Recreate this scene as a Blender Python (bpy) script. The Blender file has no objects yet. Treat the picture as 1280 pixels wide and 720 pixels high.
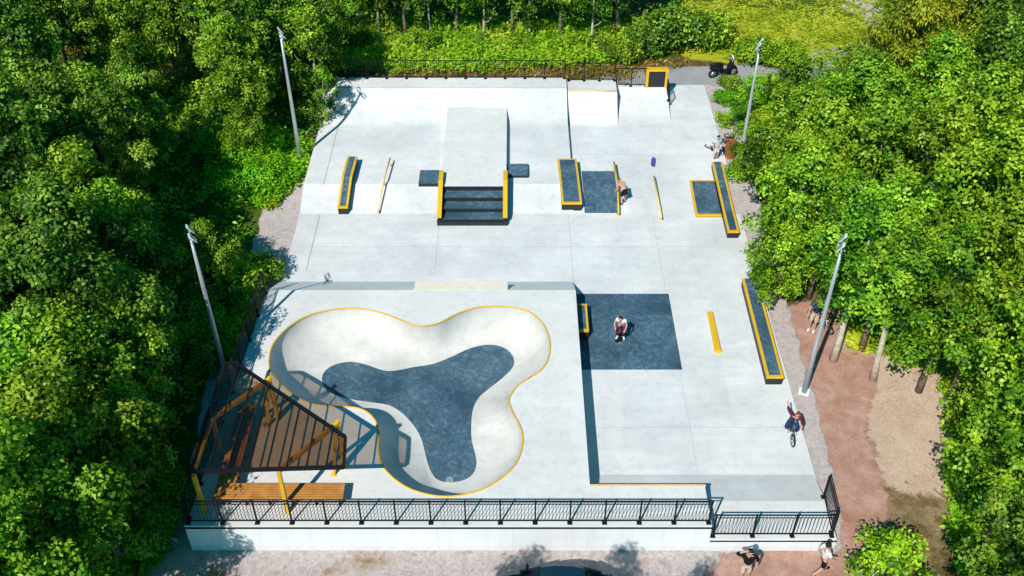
import bpy, bmesh, math, random
import numpy as np
from mathutils import Vector, Matrix
R = math.radians
random.seed(7)
scene = bpy.context.scene
COL = scene.collection

# ------------------------------------------------------------------ materials
class NT:
    def __init__(self, name):
        self.m = bpy.data.materials.new(name); self.m.use_nodes = True
        self.t = self.m.node_tree; self.t.nodes.clear()
        self.out = self.n('ShaderNodeOutputMaterial')
    def n(self, typ, **kw):
        x = self.t.nodes.new(typ)
        for k, v in kw.items():
            if k == 'i':
                for a, b in v.items(): x.inputs[a].default_value = b
            else: setattr(x, k, v)
        return x
    def l(self, a, b): self.t.links.new(a, b)
    def noise(self, vec, scale, detail=4, rough=.6, w=0):
        x = self.n('ShaderNodeTexNoise', i={'Scale': scale, 'Detail': detail, 'Roughness': rough}); self.l(vec, x.inputs['Vector']); return x.outputs['Fac']
    def ramp(self, fac, stops):
        x = self.n('ShaderNodeValToRGB'); e = x.color_ramp.elements
        while len(e) < len(stops): e.new(.5)
        for el, (p, c) in zip(e, stops):
            el.position = p; el.color = (*c, 1) if len(c) == 3 else c
        self.l(fac, x.inputs['Fac']); return x.outputs['Color']
    def mix(self, fac, a, b, blend='MIX'):
        x = self.n('ShaderNodeMix', data_type='RGBA', blend_type=blend)
        for s, v in ((0, fac), (6, a), (7, b)):
            if hasattr(v, 'is_output'): self.l(v, x.inputs[s])
            else: x.inputs[s].default_value = v if s == 0 else ((*v, 1) if len(v) == 3 else v)
        return x.outputs[2]
    def pos(self, scale=None):
        g = self.n('ShaderNodeNewGeometry').outputs['Position']
        if scale is None: return g
        x = self.n('ShaderNodeVectorMath', operation='MULTIPLY'); self.l(g, x.inputs[0]); x.inputs[1].default_value = scale
        return x.outputs[0]
    def bsdf(self, color, rough=.6, spec=.3, metal=0, bump=None, bstr=.3, bdist=.02):
        b = self.n('ShaderNodeBsdfPrincipled')
        if hasattr(color, 'is_output'): self.l(color, b.inputs['Base Color'])
        else: b.inputs['Base Color'].default_value = (*color, 1)
        b.inputs['Roughness'].default_value = rough; b.inputs['Specular IOR Level'].default_value = spec; b.inputs['Metallic'].default_value = metal
        if bump is not None:
            x = self.n('ShaderNodeBump', i={'Strength': bstr, 'Distance': bdist}); self.l(bump, x.inputs['Height']); self.l(x.outputs[0], b.inputs['Normal'])
        self.l(b.outputs[0], self.out.inputs[0]); return b

def m_concrete(name, c0, c1, stain=.12):
    k = NT(name); p = k.pos()
    big = k.noise(p, .35, 5, .65); streak = k.noise(k.pos((.35, 2.2, 1)), .9, 6, .7); fine = k.noise(p, 9, 4, .7)
    c = k.ramp(streak, [(.3, c0), (.7, c1)])
    c = k.mix(k.ramp(big, [(.38, (0, 0, 0)), (.72, (1, 1, 1))]), c, tuple(x * (1 - stain) for x in c0))
    sp = k.ramp(k.noise(p, 2.6, 8, .75), [(.50, (1, 1, 1)), (.72, (.84, .85, .865))])
    c = k.mix(1, c, sp, 'MULTIPLY')
    c = k.mix(1, c, k.ramp(fine, [(.3, (.94, .94, .94)), (.7, (1, 1, 1))]), 'MULTIPLY')
    br = k.n('ShaderNodeTexBrick', offset=.5, i={'Color1': (1, 1, 1, 1), 'Color2': (.935, .94, .945, 1), 'Mortar': (.97, .97, .97, 1), 'Scale': 1, 'Mortar Size': .004, 'Brick Width': 4.1, 'Row Height': 3.6}); k.l(p, br.inputs['Vector'])
    c = k.mix(1, c, br.outputs['Color'], 'MULTIPLY')
    # faint wheel scuffs: thin contour lines of a wandering noise, only in patches
    for sc, vec in ((.55, p), (.8, k.pos((1, .35, 1)))):
        ln = k.ramp(k.noise(vec, sc, 2.5, .45), [(.488, (0, 0, 0)), (.496, (1, 1, 1)), (.503, (1, 1, 1)), (.512, (0, 0, 0))])
        ms = k.ramp(k.noise(p, .5, 3, .6), [(.5, (0, 0, 0)), (.68, (.2, .2, .2))])
        c = k.mix(k.mix(1, ln, ms, 'MULTIPLY'), c, (.36, .37, .38))
    k.bsdf(c, .7, .25, bump=fine, bstr=.12, bdist=.01); return k.m
def m_granite(name, c0, c1, c2):
    k = NT(name); p = k.pos()
    f = k.noise(p, 26, 3, .8); g = k.noise(p, .9, 5, .7); h = k.noise(p, 5, 5, .7)
    c = k.ramp(f, [(.34, c0), (.52, c1), (.72, c2)])
    c = k.mix(k.ramp(g, [(.4, (0, 0, 0)), (.66, (.75, .75, .75))]), c, c0)
    c = k.mix(k.ramp(h, [(.48, (0, 0, 0)), (.75, (.6, .6, .6))]), c, c2)
    c = k.mix(k.ramp(k.noise(p, .35, 4, .65), [(.45, (0, 0, 0)), (.65, (.75, .75, .75))]), c, tuple(x * .8 for x in c0))
    k.bsdf(c, .6, .25, bump=f, bstr=.1, bdist=.004); return k.m
def m_plain(name, c, rough=.5, spec=.4, metal=0, var=.12, scale=4):
    k = NT(name); n = k.noise(k.pos(), scale, 5, .65)
    col = k.ramp(n, [(.3, tuple(x * (1 - var) for x in c)), (.7, tuple(min(1, x * (1 + var)) for x in c))])
    k.bsdf(col, rough, spec, metal); return k.m
def m_ground(name, cols, scales, rough=.95, bstr=.6, bdist=.05, blobs=None, fade=True):
    """cols: base ramp of 3; blobs: (scale, lo, hi, colour) patches"""
    k = NT(name); p = k.pos()
    c = k.ramp(k.noise(p, scales[0], 6, .75), [(.3, cols[0]), (.5, cols[1]), (.72, cols[2])])
    for sc, lo, hi, cc in (blobs or []):
        c = k.mix(k.ramp(k.noise(p, sc, 5, .7), [(lo, (0, 0, 0)), (hi, (1, 1, 1))]), c, cc)
    f = k.noise(p, scales[1], 5, .75)
    c = k.mix(1, c, k.ramp(f, [(.3, (.50, .50, .51)), (.7, (1.06, 1.06, 1.05))]), 'MULTIPLY')
    b = k.bsdf(c, rough, .1, bump=f, bstr=bstr, bdist=bdist)
    if fade:   # ragged, thinning edge: the sheet breaks up into crumbs where its 'cover' runs out
        cv = k.n('ShaderNodeAttribute', attribute_name='cover').outputs['Fac']
        a1 = k.n('ShaderNodeMath', operation='ADD'); k.l(cv, a1.inputs[0]); k.l(k.noise(p, 4.5, 9, .85), a1.inputs[1])
        al = k.ramp(a1.outputs[0], [(.78, (0, 0, 0)), (1.12, (1, 1, 1))])
        k.l(al, b.inputs['Alpha'])
    return k.m
def m_wood(name):
    k = NT(name)
    g = k.noise(k.pos((1, 1, 1)), 3, 5, .6)
    w = k.n('ShaderNodeTexWave', i={'Scale': 3.2, 'Distortion': 1.2, 'Detail': 3, 'Detail Scale': 1.5}); w.bands_direction = 'Y'; k.l(k.pos(), w.inputs['Vector'])
    c = k.ramp(g, [(.3, (.43, .17, .04)), (.7, (.62, .30, .085))])
    c = k.mix(1, c, k.ramp(w.outputs['Fac'], [(.02, (.55, .5, .45)), (.2, (1, 1, 1))]), 'MULTIPLY')
    k.bsdf(c, .5, .3); return k.m
def m_leaf(name, stops, trans, hue=.03):
    k = NT(name)
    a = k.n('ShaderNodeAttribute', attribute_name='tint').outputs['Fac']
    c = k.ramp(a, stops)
    o = k.n('ShaderNodeObjectInfo').outputs['Random']
    hs = k.n('ShaderNodeHueSaturation')
    def mr(lo, hi, src):
        x = k.n('ShaderNodeMapRange', i={'To Min': lo, 'To Max': hi}); k.l(src, x.inputs[0]); return x.outputs[0]
    k.l(mr(.5 - hue, .5 + hue, o), hs.inputs['Hue'])
    o2 = k.n('ShaderNodeMath', operation='FRACT'); o3 = k.n('ShaderNodeMath', operation='MULTIPLY', i={1: 7.31}); k.l(o, o3.inputs[0]); k.l(o3.outputs[0], o2.inputs[0])
    k.l(mr(.8, 1.14, o2.outputs[0]), hs.inputs['Value']); k.l(c, hs.inputs['Color'])
    c = hs.outputs[0]
    d = k.n('ShaderNodeBsdfDiffuse'); k.l(c, d.inputs[0])
    t = k.n('ShaderNodeBsdfTranslucent'); k.l(k.mix(1, c, trans, 'MULTIPLY'), t.inputs[0])
    s1 = k.n('ShaderNodeMixShader', i={0: .3}); k.l(d.outputs[0], s1.inputs[1]); k.l(t.outputs[0], s1.inputs[2])
    g = k.n('ShaderNodeBsdfGlossy', i={'Roughness': .45, 'Color': (.75, .85, .7, 1)})
    s2 = k.n('ShaderNodeMixShader', i={0: .02}); k.l(s1.outputs[0], s2.inputs[1]); k.l(g.outputs[0], s2.inputs[2])
    k.l(s2.outputs[0], k.out.inputs[0]); return k.m
def m_tinted(name, col):
    k = NT(name)
    t = k.n('ShaderNodeBsdfTransparent'); n = k.noise(k.pos(), 1.5, 3, .5)
    k.l(k.ramp(n, [(.3, col), (.7, tuple(x * .93 for x in col))]), t.inputs[0])
    g = k.n('ShaderNodeBsdfGlossy', i={'Roughness': .12}); s = k.n('ShaderNodeMixShader', i={0: .05})
    k.l(t.outputs[0], s.inputs[1]); k.l(g.outputs[0], s.inputs[2]); k.l(s.outputs[0], k.out.inputs[0]); return k.m

def m_worn(name, c):
    k = NT(name); p = k.pos()
    col = k.ramp(k.noise(p, 1.7, 5, .7), [(.3, tuple(x * .82 for x in c)), (.7, c)])
    col = k.mix(k.ramp(k.noise(p, 7, 6, .8), [(.57, (0, 0, 0)), (.66, (.75, .75, .75))]), col, (.35, .31, .25))
    col = k.mix(k.ramp(k.noise(p, 2.2, 6, .8), [(.60, (0, 0, 0)), (.70, (.7, .7, .7))]), col, (.09, .08, .07))
    k.bsdf(col, .42, .4); return k.m
def m_wall(name):
    k = NT(name); p = k.pos()
    c = k.ramp(k.noise(k.pos((1.6, 1, .16)), 1.3, 6, .7), [(.3, (.70, .72, .755)), (.62, (.81, .82, .84))])
    b = k.n('ShaderNodeTexBrick', offset=0, i={'Color1': (1, 1, 1, 1), 'Color2': (.975, .975, .98, 1), 'Mortar': (.80, .80, .81, 1), 'Scale': 1, 'Mortar Size': .008, 'Brick Width': 2.44, 'Row Height': 8})
    x = k.n('ShaderNodeCombineXYZ'); sx = k.n('ShaderNodeSeparateXYZ'); k.l(p, sx.inputs[0]); k.l(sx.outputs[0], x.inputs[0]); k.l(sx.outputs[2], x.inputs[1]); k.l(x.outputs[0], b.inputs['Vector'])
    c = k.mix(1, c, b.outputs['Color'], 'MULTIPLY')
    # soil splash near the foot
    mr = k.n('ShaderNodeMapRange', i={'From Min': -.25, 'From Max': .12, 'To Min': .55, 'To Max': 0.}); k.l(sx.outputs[2], mr.inputs[0])
    mm = k.n('ShaderNodeMath', operation='MULTIPLY'); k.l(mr.outputs[0], mm.inputs[0]); k.l(k.noise(p, 3, 5, .75), mm.inputs[1])
    c = k.mix(mm.outputs[0], c, (.42, .33, .26))
    k.bsdf(c, .8, .2); return k.m
M = dict(
    conc=m_concrete('concrete_plaza', (.68, .69, .70), (.82, .82, .815), .13),
    deck=m_concrete('concrete_deck', (.72, .715, .70), (.80, .795, .775), .07),
    bowl=m_concrete('concrete_bowl', (.62, .61, .58), (.76, .75, .72), .16),
    ramp=m_concrete('concrete_ramp', (.68, .68, .665), (.775, .77, .745), .08),
    lightbank=m_concrete('concrete_bank_shade_lift', (.86, .86, .855), (.90, .90, .89), .03),  # concrete whitened to offset the shade on the bank facing away from the sun
    cream=m_concrete('concrete_cream', (.78, .71, .58), (.84, .78, .66), .05),
    wall=m_wall('painted_wall'),
    joint=m_plain('joint_filler', (.30, .31, .32), .9, .1),
    granite=m_granite('granite_topping', (.024, .070, .115), (.062, .130, .185), (.26, .34, .41)),
    blackside=m_plain('black_ledge_side', (.018, .02, .024), .5, .4),
    yellow=m_worn('yellow_steel', (.80, .47, .012)),
    paleyellow=m_plain('worn_yellow_steel', (.80, .56, .22), .4, .4, 0, .1),
    black=m_plain('black_metal', (.010, .011, .014), .6, .15),
    galv=m_plain('galvanised_steel', (.46, .49, .52), .42, .5, .35, .1),
    white=m_plain('white_paint', (.78, .79, .8), .5, .3),
    lens=m_plain('lamp_lens', (.30, .33, .36), .15, .6),
    wood=m_wood('bench_wood'),
    tint=m_tinted('tinted_roof_sheet', (.73, .63, .52)),
    bark=m_plain('bark', (.20, .155, .115), .9, .1, 0, .45, 6),
    barkpale=m_plain('pale_bark', (.52, .45, .36), .9, .1, 0, .35, 6),
    skin=m_plain('skin', (.56, .31, .22), .55, .3, 0, .05),
    c_white=m_plain('cloth_white', (.72, .72, .74), .9, .1), c_black=m_plain('cloth_black', (.012, .012, .016), .9, .1),
    c_maroon=m_plain('cloth_maroon', (.10, .018, .035), .9, .1), c_navy=m_plain('cloth_navy', (.018, .05, .14), .9, .1),
    c_beige=m_plain('cloth_beige', (.52, .43, .33), .9, .1), c_blue=m_plain('cloth_blue', (.12, .3, .5), .9, .1),
    c_pale=m_plain('cloth_pale_blue', (.45, .62, .72), .9, .1),
    hair=m_plain('hair_dark', (.012, .009, .008), .6, .3), hairb=m_plain('hair_brown', (.13, .06, .025), .6, .3),
    carpaint=m_plain('car_paint', (.012, .045, .075), .16, .7, .3, .05), glass=m_plain('car_glass', (.012, .018, .024), .05, .8),
    tyre=m_plain('tyre_rubber', (.014, .014, .015), .8, .2), rim=m_plain('wheel_rim', (.5, .51, .52), .3, .5, .7),
    red=m_plain('red_lens', (.4, .01, .012), .2, .5), purple=m_plain('purple_plastic', (.10, .07, .30), .5, .4),
    rust=m_plain('rusty_orange', (.28, .085, .03), .85, .2, 0, .4, 9),
    grass=m_ground('ground_grass', [(.035, .075, .008), (.075, .14, .015), (.15, .21, .03)], (.6, 11), blobs=[(.22, .56, .68, (.24, .17, .09))], fade=False),
    field=m_ground('ground_field', [(.30, .38, .015), (.52, .54, .03), (.68, .58, .09)], (.35, 7), blobs=[(.5, .62, .75, (.40, .30, .12))]),
    gravel=m_ground('gravel', [(.44, .36, .35), (.62, .53, .51), (.80, .72, .69)], (6, 22), bstr=.8, bdist=.04, blobs=[(.45, .54, .70, (.40, .25, .13)), (.9, .62, .74, (.30, .19, .10))]),
    gravelside=m_ground('gravel_side', [(.50, .41, .40), (.64, .55, .53), (.76, .68, .66)], (5, 22), bstr=.7, bdist=.04),
    reddirt=m_ground('red_dirt', [(.42, .21, .15), (.56, .32, .245), (.70, .48, .40)], (1.1, 26), bstr=.5, bdist=.03, blobs=[(.5, .58, .8, (.70, .50, .41))]),
    sand=m_ground('sandy_soil', [(.56, .39, .285), (.67, .49, .37), (.77, .59, .46)], (.8, 16), bstr=.5, bdist=.03, blobs=[(1.3, .66, .8, (.46, .30, .18))]),
    mud=m_ground('damp_soil', [(.065, .06, .012), (.24, .17, .075), (.54, .39, .23)], (.9, 14), bstr=.7, bdist=.05, blobs=[(1.7, .54, .68, (.40, .29, .18))]),
    browndirt=m_ground('brown_dirt', [(.10, .055, .025), (.20, .11, .05), (.34, .22, .11)], (1.2, 14), bstr=.7, bdist=.06),
    asphalt=m_ground('asphalt', [(.36, .35, .36), (.42, .41, .42), (.48, .47, .47)], (1.2, 30), rough=.85, bstr=.2, bdist=.01),
)
G = [(0, (.008, .030, .003)), (.5, (.045, .145, .008)), (1, (.17, .36, .022))]
LEAF = dict(
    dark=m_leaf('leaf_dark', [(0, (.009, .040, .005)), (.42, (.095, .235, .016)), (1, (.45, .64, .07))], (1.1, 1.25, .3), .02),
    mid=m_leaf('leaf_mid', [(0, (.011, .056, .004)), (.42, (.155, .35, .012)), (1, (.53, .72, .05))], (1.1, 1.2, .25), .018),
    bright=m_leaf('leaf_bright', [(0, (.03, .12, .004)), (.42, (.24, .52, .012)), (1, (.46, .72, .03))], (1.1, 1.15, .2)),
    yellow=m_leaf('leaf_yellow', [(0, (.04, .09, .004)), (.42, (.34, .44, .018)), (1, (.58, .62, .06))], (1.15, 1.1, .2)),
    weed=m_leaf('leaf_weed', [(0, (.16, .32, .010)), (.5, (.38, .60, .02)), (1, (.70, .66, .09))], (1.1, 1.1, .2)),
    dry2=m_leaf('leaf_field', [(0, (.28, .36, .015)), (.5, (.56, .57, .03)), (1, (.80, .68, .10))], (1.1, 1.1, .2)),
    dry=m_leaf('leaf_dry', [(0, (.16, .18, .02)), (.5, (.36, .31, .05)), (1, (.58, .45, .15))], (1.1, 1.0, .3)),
)

# ------------------------------------------------------------------ mesh helpers
class MB:
    def __init__(s): s.v = []; s.f = []; s.mi = []; s.cur = 0
    def add(s, vs, fs):
        b = len(s.v); s.v += [tuple(v) for v in vs]; s.f += [tuple(i + b for i in f) for f in fs]; s.mi += [s.cur] * len(fs); return s
    def box(s, x0, x1, y0, y1, z0, z1):
        return s.add([(x0, y0, z0), (x1, y0, z0), (x1, y1, z0), (x0, y1, z0), (x0, y0, z1), (x1, y0, z1), (x1, y1, z1), (x0, y1, z1)],
                     [(3, 2, 1, 0), (4, 5, 6, 7), (0, 1, 5, 4), (1, 2, 6, 5), (2, 3, 7, 6), (3, 0, 4, 7)])
    def hexa(s, b, t):  # 4 bottom (ccw), 4 top
        return s.add(list(b) + list(t), [(3, 2, 1, 0), (4, 5, 6, 7), (0, 1, 5, 4), (1, 2, 6, 5), (2, 3, 7, 6), (3, 0, 4, 7)])
    def bar(s, p, q, w, h=None, up=(0, 0, 1)):  # rectangular bar between two points
        h = h or w; p = Vector(p); q = Vector(q); d = (q - p).normalized(); u = Vector(up)
        if abs(d.dot(u)) > .97: u = Vector((0, 1, 0))
        a = d.cross(u).normalized() * w / 2; c = a.cross(d).normalized() * h / 2
        return s.hexa([p - a - c, p + a - c, p + a + c, p - a + c], [q - a - c, q + a - c, q + a + c, q - a + c])
    def tube(s, pts, r, n=8, caps=True):
        pts = [Vector(p) for p in pts]; m = len(pts); rs = r if isinstance(r, (list, tuple)) else [r] * m
        vs = []; fs = []; prev = None
        for i, p in enumerate(pts):
            d = (pts[min(i + 1, m - 1)] - pts[max(i - 1, 0)]).normalized()
            if prev is None:
                u = Vector((0, 0, 1)) if abs(d.z) < .9 else Vector((1, 0, 0)); a = d.cross(u).normalized()
            else: a = (prev - d * prev.dot(d)).normalized()
            prev = a; c = d.cross(a)
            vs += [p + (a * math.cos(2 * math.pi * k / n) + c * math.sin(2 * math.pi * k / n)) * rs[i] for k in range(n)]
        for i in range(m - 1):
            for k in range(n): fs.append((i * n + k, i * n + (k + 1) % n, (i + 1) * n + (k + 1) % n, (i + 1) * n + k))
        if caps: fs.append(tuple(range(n - 1, -1, -1))); fs.append(tuple(range((m - 1) * n, m * n)))
        return s.add(vs, fs)
    def ring(s, c, axis, R_, r, n=24, k=6):
        axis = Vector(axis).normalized(); u = axis.orthogonal().normalized(); w = axis.cross(u); c = Vector(c); vs = []; fs = []
        for i in range(n):
            a = 2 * math.pi * i / n; d = u * math.cos(a) + w * math.sin(a)
            for j in range(k):
                b = 2 * math.pi * j / k; vs.append(c + d * (R_ + r * math.cos(b)) + axis * r * math.sin(b))
        for i in range(n):
            for j in range(k): fs.append((i * k + j, ((i + 1) % n) * k + j, ((i + 1) % n) * k + (j + 1) % k, i * k + (j + 1) % k))
        return s.add(vs, fs)
    def ball(s, c, r, n=10, m=7):
        rx, ry, rz = r if isinstance(r, (list, tuple)) else (r, r, r); vs = [(c[0], c[1], c[2] + rz)]; fs = []
        for j in range(1, m):
            t = math.pi * j / m
            for i in range(n):
                a = 2 * math.pi * i / n; vs.append((c[0] + rx * math.sin(t) * math.cos(a), c[1] + ry * math.sin(t) * math.sin(a), c[2] + rz * math.cos(t)))
        vs.append((c[0], c[1], c[2] - rz)); L = len(vs) - 1
        for i in range(n):
            fs.append((0, 1 + i, 1 + (i + 1) % n)); fs.append((L, 1 + (m - 2) * n + (i + 1) % n, 1 + (m - 2) * n + i))
            for j in range(m - 2): fs.append((1 + j * n + i, 1 + (j + 1) * n + i, 1 + (j + 1) * n + (i + 1) % n, 1 + j * n + (i + 1) % n))
        return s.add(vs, fs)
    def grid(s, xs, ys, fz):
        b = [(x, y, fz(x, y)) for y in ys for x in xs]; n = len(xs)
        return s.add(b, [(j * n + i, j * n + i + 1, (j + 1) * n + i + 1, (j + 1) * n + i) for j in range(len(ys) - 1) for i in range(n - 1)])
    def prism(s, prof, x0, x1):  # profile in (y,z), ccw seen from +x
        n = len(prof)
        return s.add([(x0, y, z) for y, z in prof] + [(x1, y, z) for y, z in prof],
                     [tuple(range(n - 1, -1, -1)), tuple(range(n, 2 * n))] + [(i, (i + 1) % n, n + (i + 1) % n, n + i) for i in range(n)])
    def build(s, name, mats, parent=None, smooth=False, bevel=0):
        me = bpy.data.meshes.new(name); off = Vector(parent.matrix_basis.translation) if parent is not None else Vector((0, 0, 0))
        pp = parent
        while pp is not None and pp.parent is not None: pp = pp.parent; off = off + Vector(pp.matrix_basis.translation)
        me.from_pydata([tuple(Vector(v) - off) for v in s.v], [], s.f)
        mats = mats if isinstance(mats, (list, tuple)) else [mats]
        for m in mats: me.materials.append(m)
        if len(mats) > 1: me.polygons.foreach_set('material_index', s.mi)
        bm = bmesh.new(); bm.from_mesh(me); bmesh.ops.recalc_face_normals(bm, faces=bm.faces); bm.to_mesh(me); bm.free()
        if smooth: me.polygons.foreach_set('use_smooth', [True] * len(me.polygons))
        o = bpy.data.objects.new(name, me); COL.objects.link(o)
        if parent is not None: o.parent = parent
        if bevel:
            b = o.modifiers.new('bevel', 'BEVEL'); b.width = bevel; b.segments = 2; b.limit_method = 'ANGLE'
        return o
def tag(o, label=None, cat=None, group=None, kind=None):
    if label: o['label'] = label
    if cat: o['category'] = cat
    if group: o['group'] = group
    if kind: o['kind'] = kind
    return o
def empty(name, loc, label, cat, group=None, rz=0):
    o = bpy.data.objects.new(name, None); COL.objects.link(o); o.location = loc; o.rotation_euler.z = rz; o.empty_display_size = .2
    return tag(o, label, cat, group)
def copy_tree(o, parent=None):
    c = o.copy(); COL.objects.link(c)
    if parent is not None: c.parent = parent
    for ch in list(o.children): copy_tree(ch, c)
    return c
def lin(a, b, n): return [a + (b - a) * i / n for i in range(n + 1)]
def catmull(P, n, closed=True):
    out = []; m = len(P)
    for i in range(m if closed else m - 1):
        p0, p1, p2, p3 = (np.array(P[(i + d) % m if closed else min(max(i + d, 0), m - 1)], float) for d in (-1, 0, 1, 2))
        for k in range(n):
            t = k / n; out.append(.5 * (2 * p1 + (p2 - p0) * t + (2 * p0 - 5 * p1 + 4 * p2 - p3) * t * t + (3 * p1 - p0 - 3 * p2 + p3) * t ** 3))
    return [tuple(float(c) for c in v) for v in out]

# ------------------------------------------------------------------ terrain
XL, XR, XD = -9.95, 10.6, 2.85      # plaza edges and the step between its two upper halves
def zy(y):
    for (a, za), (b, zb) in zip([(-500, -.25), (19, -.25), (30, -.05), (38, -.05), (41, .15), (500, .15)][:-1], [(19, -.25), (30, -.05), (38, -.05), (41, .15), (500, .15)]):
        if y <= b: return za + (zb - za) * (y - a) / (b - a)
    return .15
def zt(x, y):
    d = max(-11.5 - x, x - 24, y - 62, 0)
    return zy(y) + min(d, 30) / 30 * (.9 * math.sin(x * .21 + 1) * math.cos(y * .17) + .4 * math.sin(x * .5 + y * .4))
ys = [i * .5 for i in range(0, 20)] + [10 + i * .5 for i in range(0, 150)]
ys = sorted(set(ys)); ys = [-300, -100, -30] + ys + [95, 110, 150, 300, 600]
xs = [-500, -200, -90, -60] + [i * 1. for i in range(-45, 46)] + [60, 90, 200, 500]
xs = sorted(set(xs) - {-10., 10.})
mb = MB(); mb.grid(xs, ys, lambda x, y: -3. if (-9.5 <= x <= 9.5 and 20.2 < y < 49.8 and not (y > 48.5 and x > 2)) else zt(x, y))
ground = tag(mb.build('ground', M['grass']), kind='structure')

def sheet(name, pts, mat, lift, jitter=.12, closed_smooth=True, seed=0, step=.35, fade=.95):
    """a ground sheet with a ragged outline, following the terrain"""
    rnd = random.Random(seed); P = []
    base = catmull(pts, 10) if closed_smooth else pts
    for a, b in zip(base, base[1:] + base[:1]):
        L = math.hypot(b[0] - a[0], b[1] - a[1]); k = max(1, int(L / step))
        for i in range(k):
            t = i / k; P.append((a[0] + (b[0] - a[0]) * t + rnd.uniform(-jitter, jitter), a[1] + (b[1] - a[1]) * t + rnd.uniform(-jitter, jitter)))
    bm = bmesh.new(); vs = [bm.verts.new((x, y, 0)) for x, y in P]
    for i in range(len(vs)): bm.edges.new((vs[i], vs[(i + 1) % len(vs)]))
    bmesh.ops.triangle_fill(bm, use_beauty=True, edges=bm.edges[:])
    n_ = len(vs); ar = sum(P[i][0] * P[(i + 1) % n_][1] - P[(i + 1) % n_][0] * P[i][1] for i in range(n_)); sg = 1 if ar > 0 else -1
    cov = bm.verts.layers.float.new('cover'); bm.verts.ensure_lookup_table()
    for v in bm.verts: v[cov] = 1
    vs = bm.verts[:n_]; outer = []
    for i in range(n_):
        a, b = P[i - 2], P[(i + 2) % n_]; dx, dy = b[0] - a[0], b[1] - a[1]; L = math.hypot(dx, dy) or 1
        v = bm.verts.new((P[i][0] + dy / L * fade * sg, P[i][1] - dx / L * fade * sg, 0)); v[cov] = 0; outer.append(v)
    for i in range(n_):
        try: bm.faces.new((vs[i], outer[i], outer[(i + 1) % n_], vs[(i + 1) % n_]))
        except ValueError: pass
    for yy in [18.99] + [19 + i for i in range(0, 12)] + [38, 39, 40, 41]:
        bmesh.ops.bisect_plane(bm, geom=bm.verts[:] + bm.edges[:] + bm.faces[:], plane_co=(0, yy, 0), plane_no=(0, 1, 0))
    for xx in (-13, -16, -19, -22, 24, 28):
        bmesh.ops.bisect_plane(bm, geom=bm.verts[:] + bm.edges[:] + bm.faces[:], plane_co=(xx, 0, 0), plane_no=(1, 0, 0))
    for v in bm.verts: v.co.z = zt(v.co.x, v.co.y) + lift - (1 - v[cov]) * rnd.uniform(.001, .006)
    bmesh.ops.recalc_face_normals(bm, faces=bm.faces)
    bm.normal_update()
    for f in bm.faces:
        if f.normal.z < 0: f.normal_flip()
    me = bpy.data.meshes.new(name); bm.to_mesh(me); bm.free(); me.materials.append(mat)
    o = bpy.data.objects.new(name, me); COL.objects.link(o); return tag(o, kind='structure')
def xy(*pts): return [p[:2] for p in pts]
sheet('gravel_yard', [(-12.3, 5), (13, 5), (11.6, 17), (11.1, 19.99), (10.2, 20.5), (-10.0, 20.5), (-10.9, 20.6), (-12, 18)], M['gravel'], .012, .1, False, 1)
sheet('gravel_strip_left', [(-9.6, 33), (-9.6, 49), (-10.6, 49), (-11.3, 46), (-11.1, 43), (-11.4, 40), (-11.5, 36), (-11.5, 32), (-11.6, 28), (-11.2, 24), (-11.0, 21), (-10, 20.5), (-10, 33)], M['gravelside'], .008, .12, False, 2, fade=.35)
sheet('red_dirt_path', xy((11.54, 31.34, 0), (13.92, 31.34, 0), (13.44, 27.86, 0), (12.51, 25.77, 0), (12.43, 23.93, -0.1), (12.28, 21.88, -0.2), (11.04, 19.96, -0.25), (9.51, 17.88, -0.25), (6.41, 17.32, -0.25), (6.8, 18.98, -0.25), (9.39, 19.65, -0.25), (10.72, 20.88, -0.2), (10.8, 24.3, -0.1), (10.65, 27.86, 0)), M['reddirt'], .016, .12, True, 3)
sheet('gravel_strip_right', [(10.3, 20.0), (10.75, 20.3), (11.05, 23), (11.2, 27), (11.3, 33), (11.5, 40), (11.6, 46), (11.4, 50.2), (10.3, 50.2)], M['gravelside'], .021, .10, False, 4, fade=.35)
sheet('sandy_patch', xy((13, 29.89, 0), (14.94, 30.51, 0), (16.57, 28.97, 0), (17.18, 26.58, 0), (16.8, 24.22, 0), (15.13, 23.04, 0), (13.92, 22.76, 0), (12.51, 23.77, 0), (12.41, 25.37, 0), (12.62, 27.43, 0)), M['sand'], .013, .22, True, 5)
sheet('damp_soil', xy((12.51, 23.99, 0), (14.36, 23.3, 0), (16, 23.12, 0), (16.08, 21.39, 0), (15.02, 17.72, 0), (12.17, 17.57, -0.2), (11.85, 19.62, -0.2), (12.06, 21.47, -0.1)), M['mud'], .009, .25, True, 6)
sheet('brown_dirt_strip', [(-11, 49.0), (-4, 48.9), (2.7, 48.9), (5.5, 49.1), (8.4, 50.2), (8.4, 52.0), (12, 52.4), (15, 53.4), (11, 53.4), (5, 52.5), (0, 51.6), (-6, 51.3), (-11, 51.2)], M['browndirt'], .006, .25, True, 7)
sheet('asphalt_path', [(4.5, 49.05), (8.2, 49.05), (8.3, 50.3), (10.6, 50.25), (12.5, 50.3), (16, 51.2), (20, 53.5), (21, 55), (16, 53.2), (12.3, 52.0), (8.0, 51.9), (4.5, 50.6)], M['asphalt'], .02, .05, False, 8)
sheet('grass_field', xy((8.48, 55.15, 0), (10.94, 59.44, 0), (11.71, 69.6, 0), (36.93, 69.6, 0), (26.47, 55.15, 0), (21.31, 50.36, 0), (14.54, 52.2, 0), (12.08, 53.94, 0)), M['field'], .011, .5, True, 9)
sheet('footpath', xy((21.11, 65.51, 0), (22.45, 65.51, 0), (22.79, 61.77, 0), (23.17, 59.44, 0), (23.16, 55.15, 0), (22.25, 54.94, 0), (22.24, 58.77, 0), (20.92, 61.05, 0)), M['gravelside'], .024, .1, True, 10)
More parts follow.
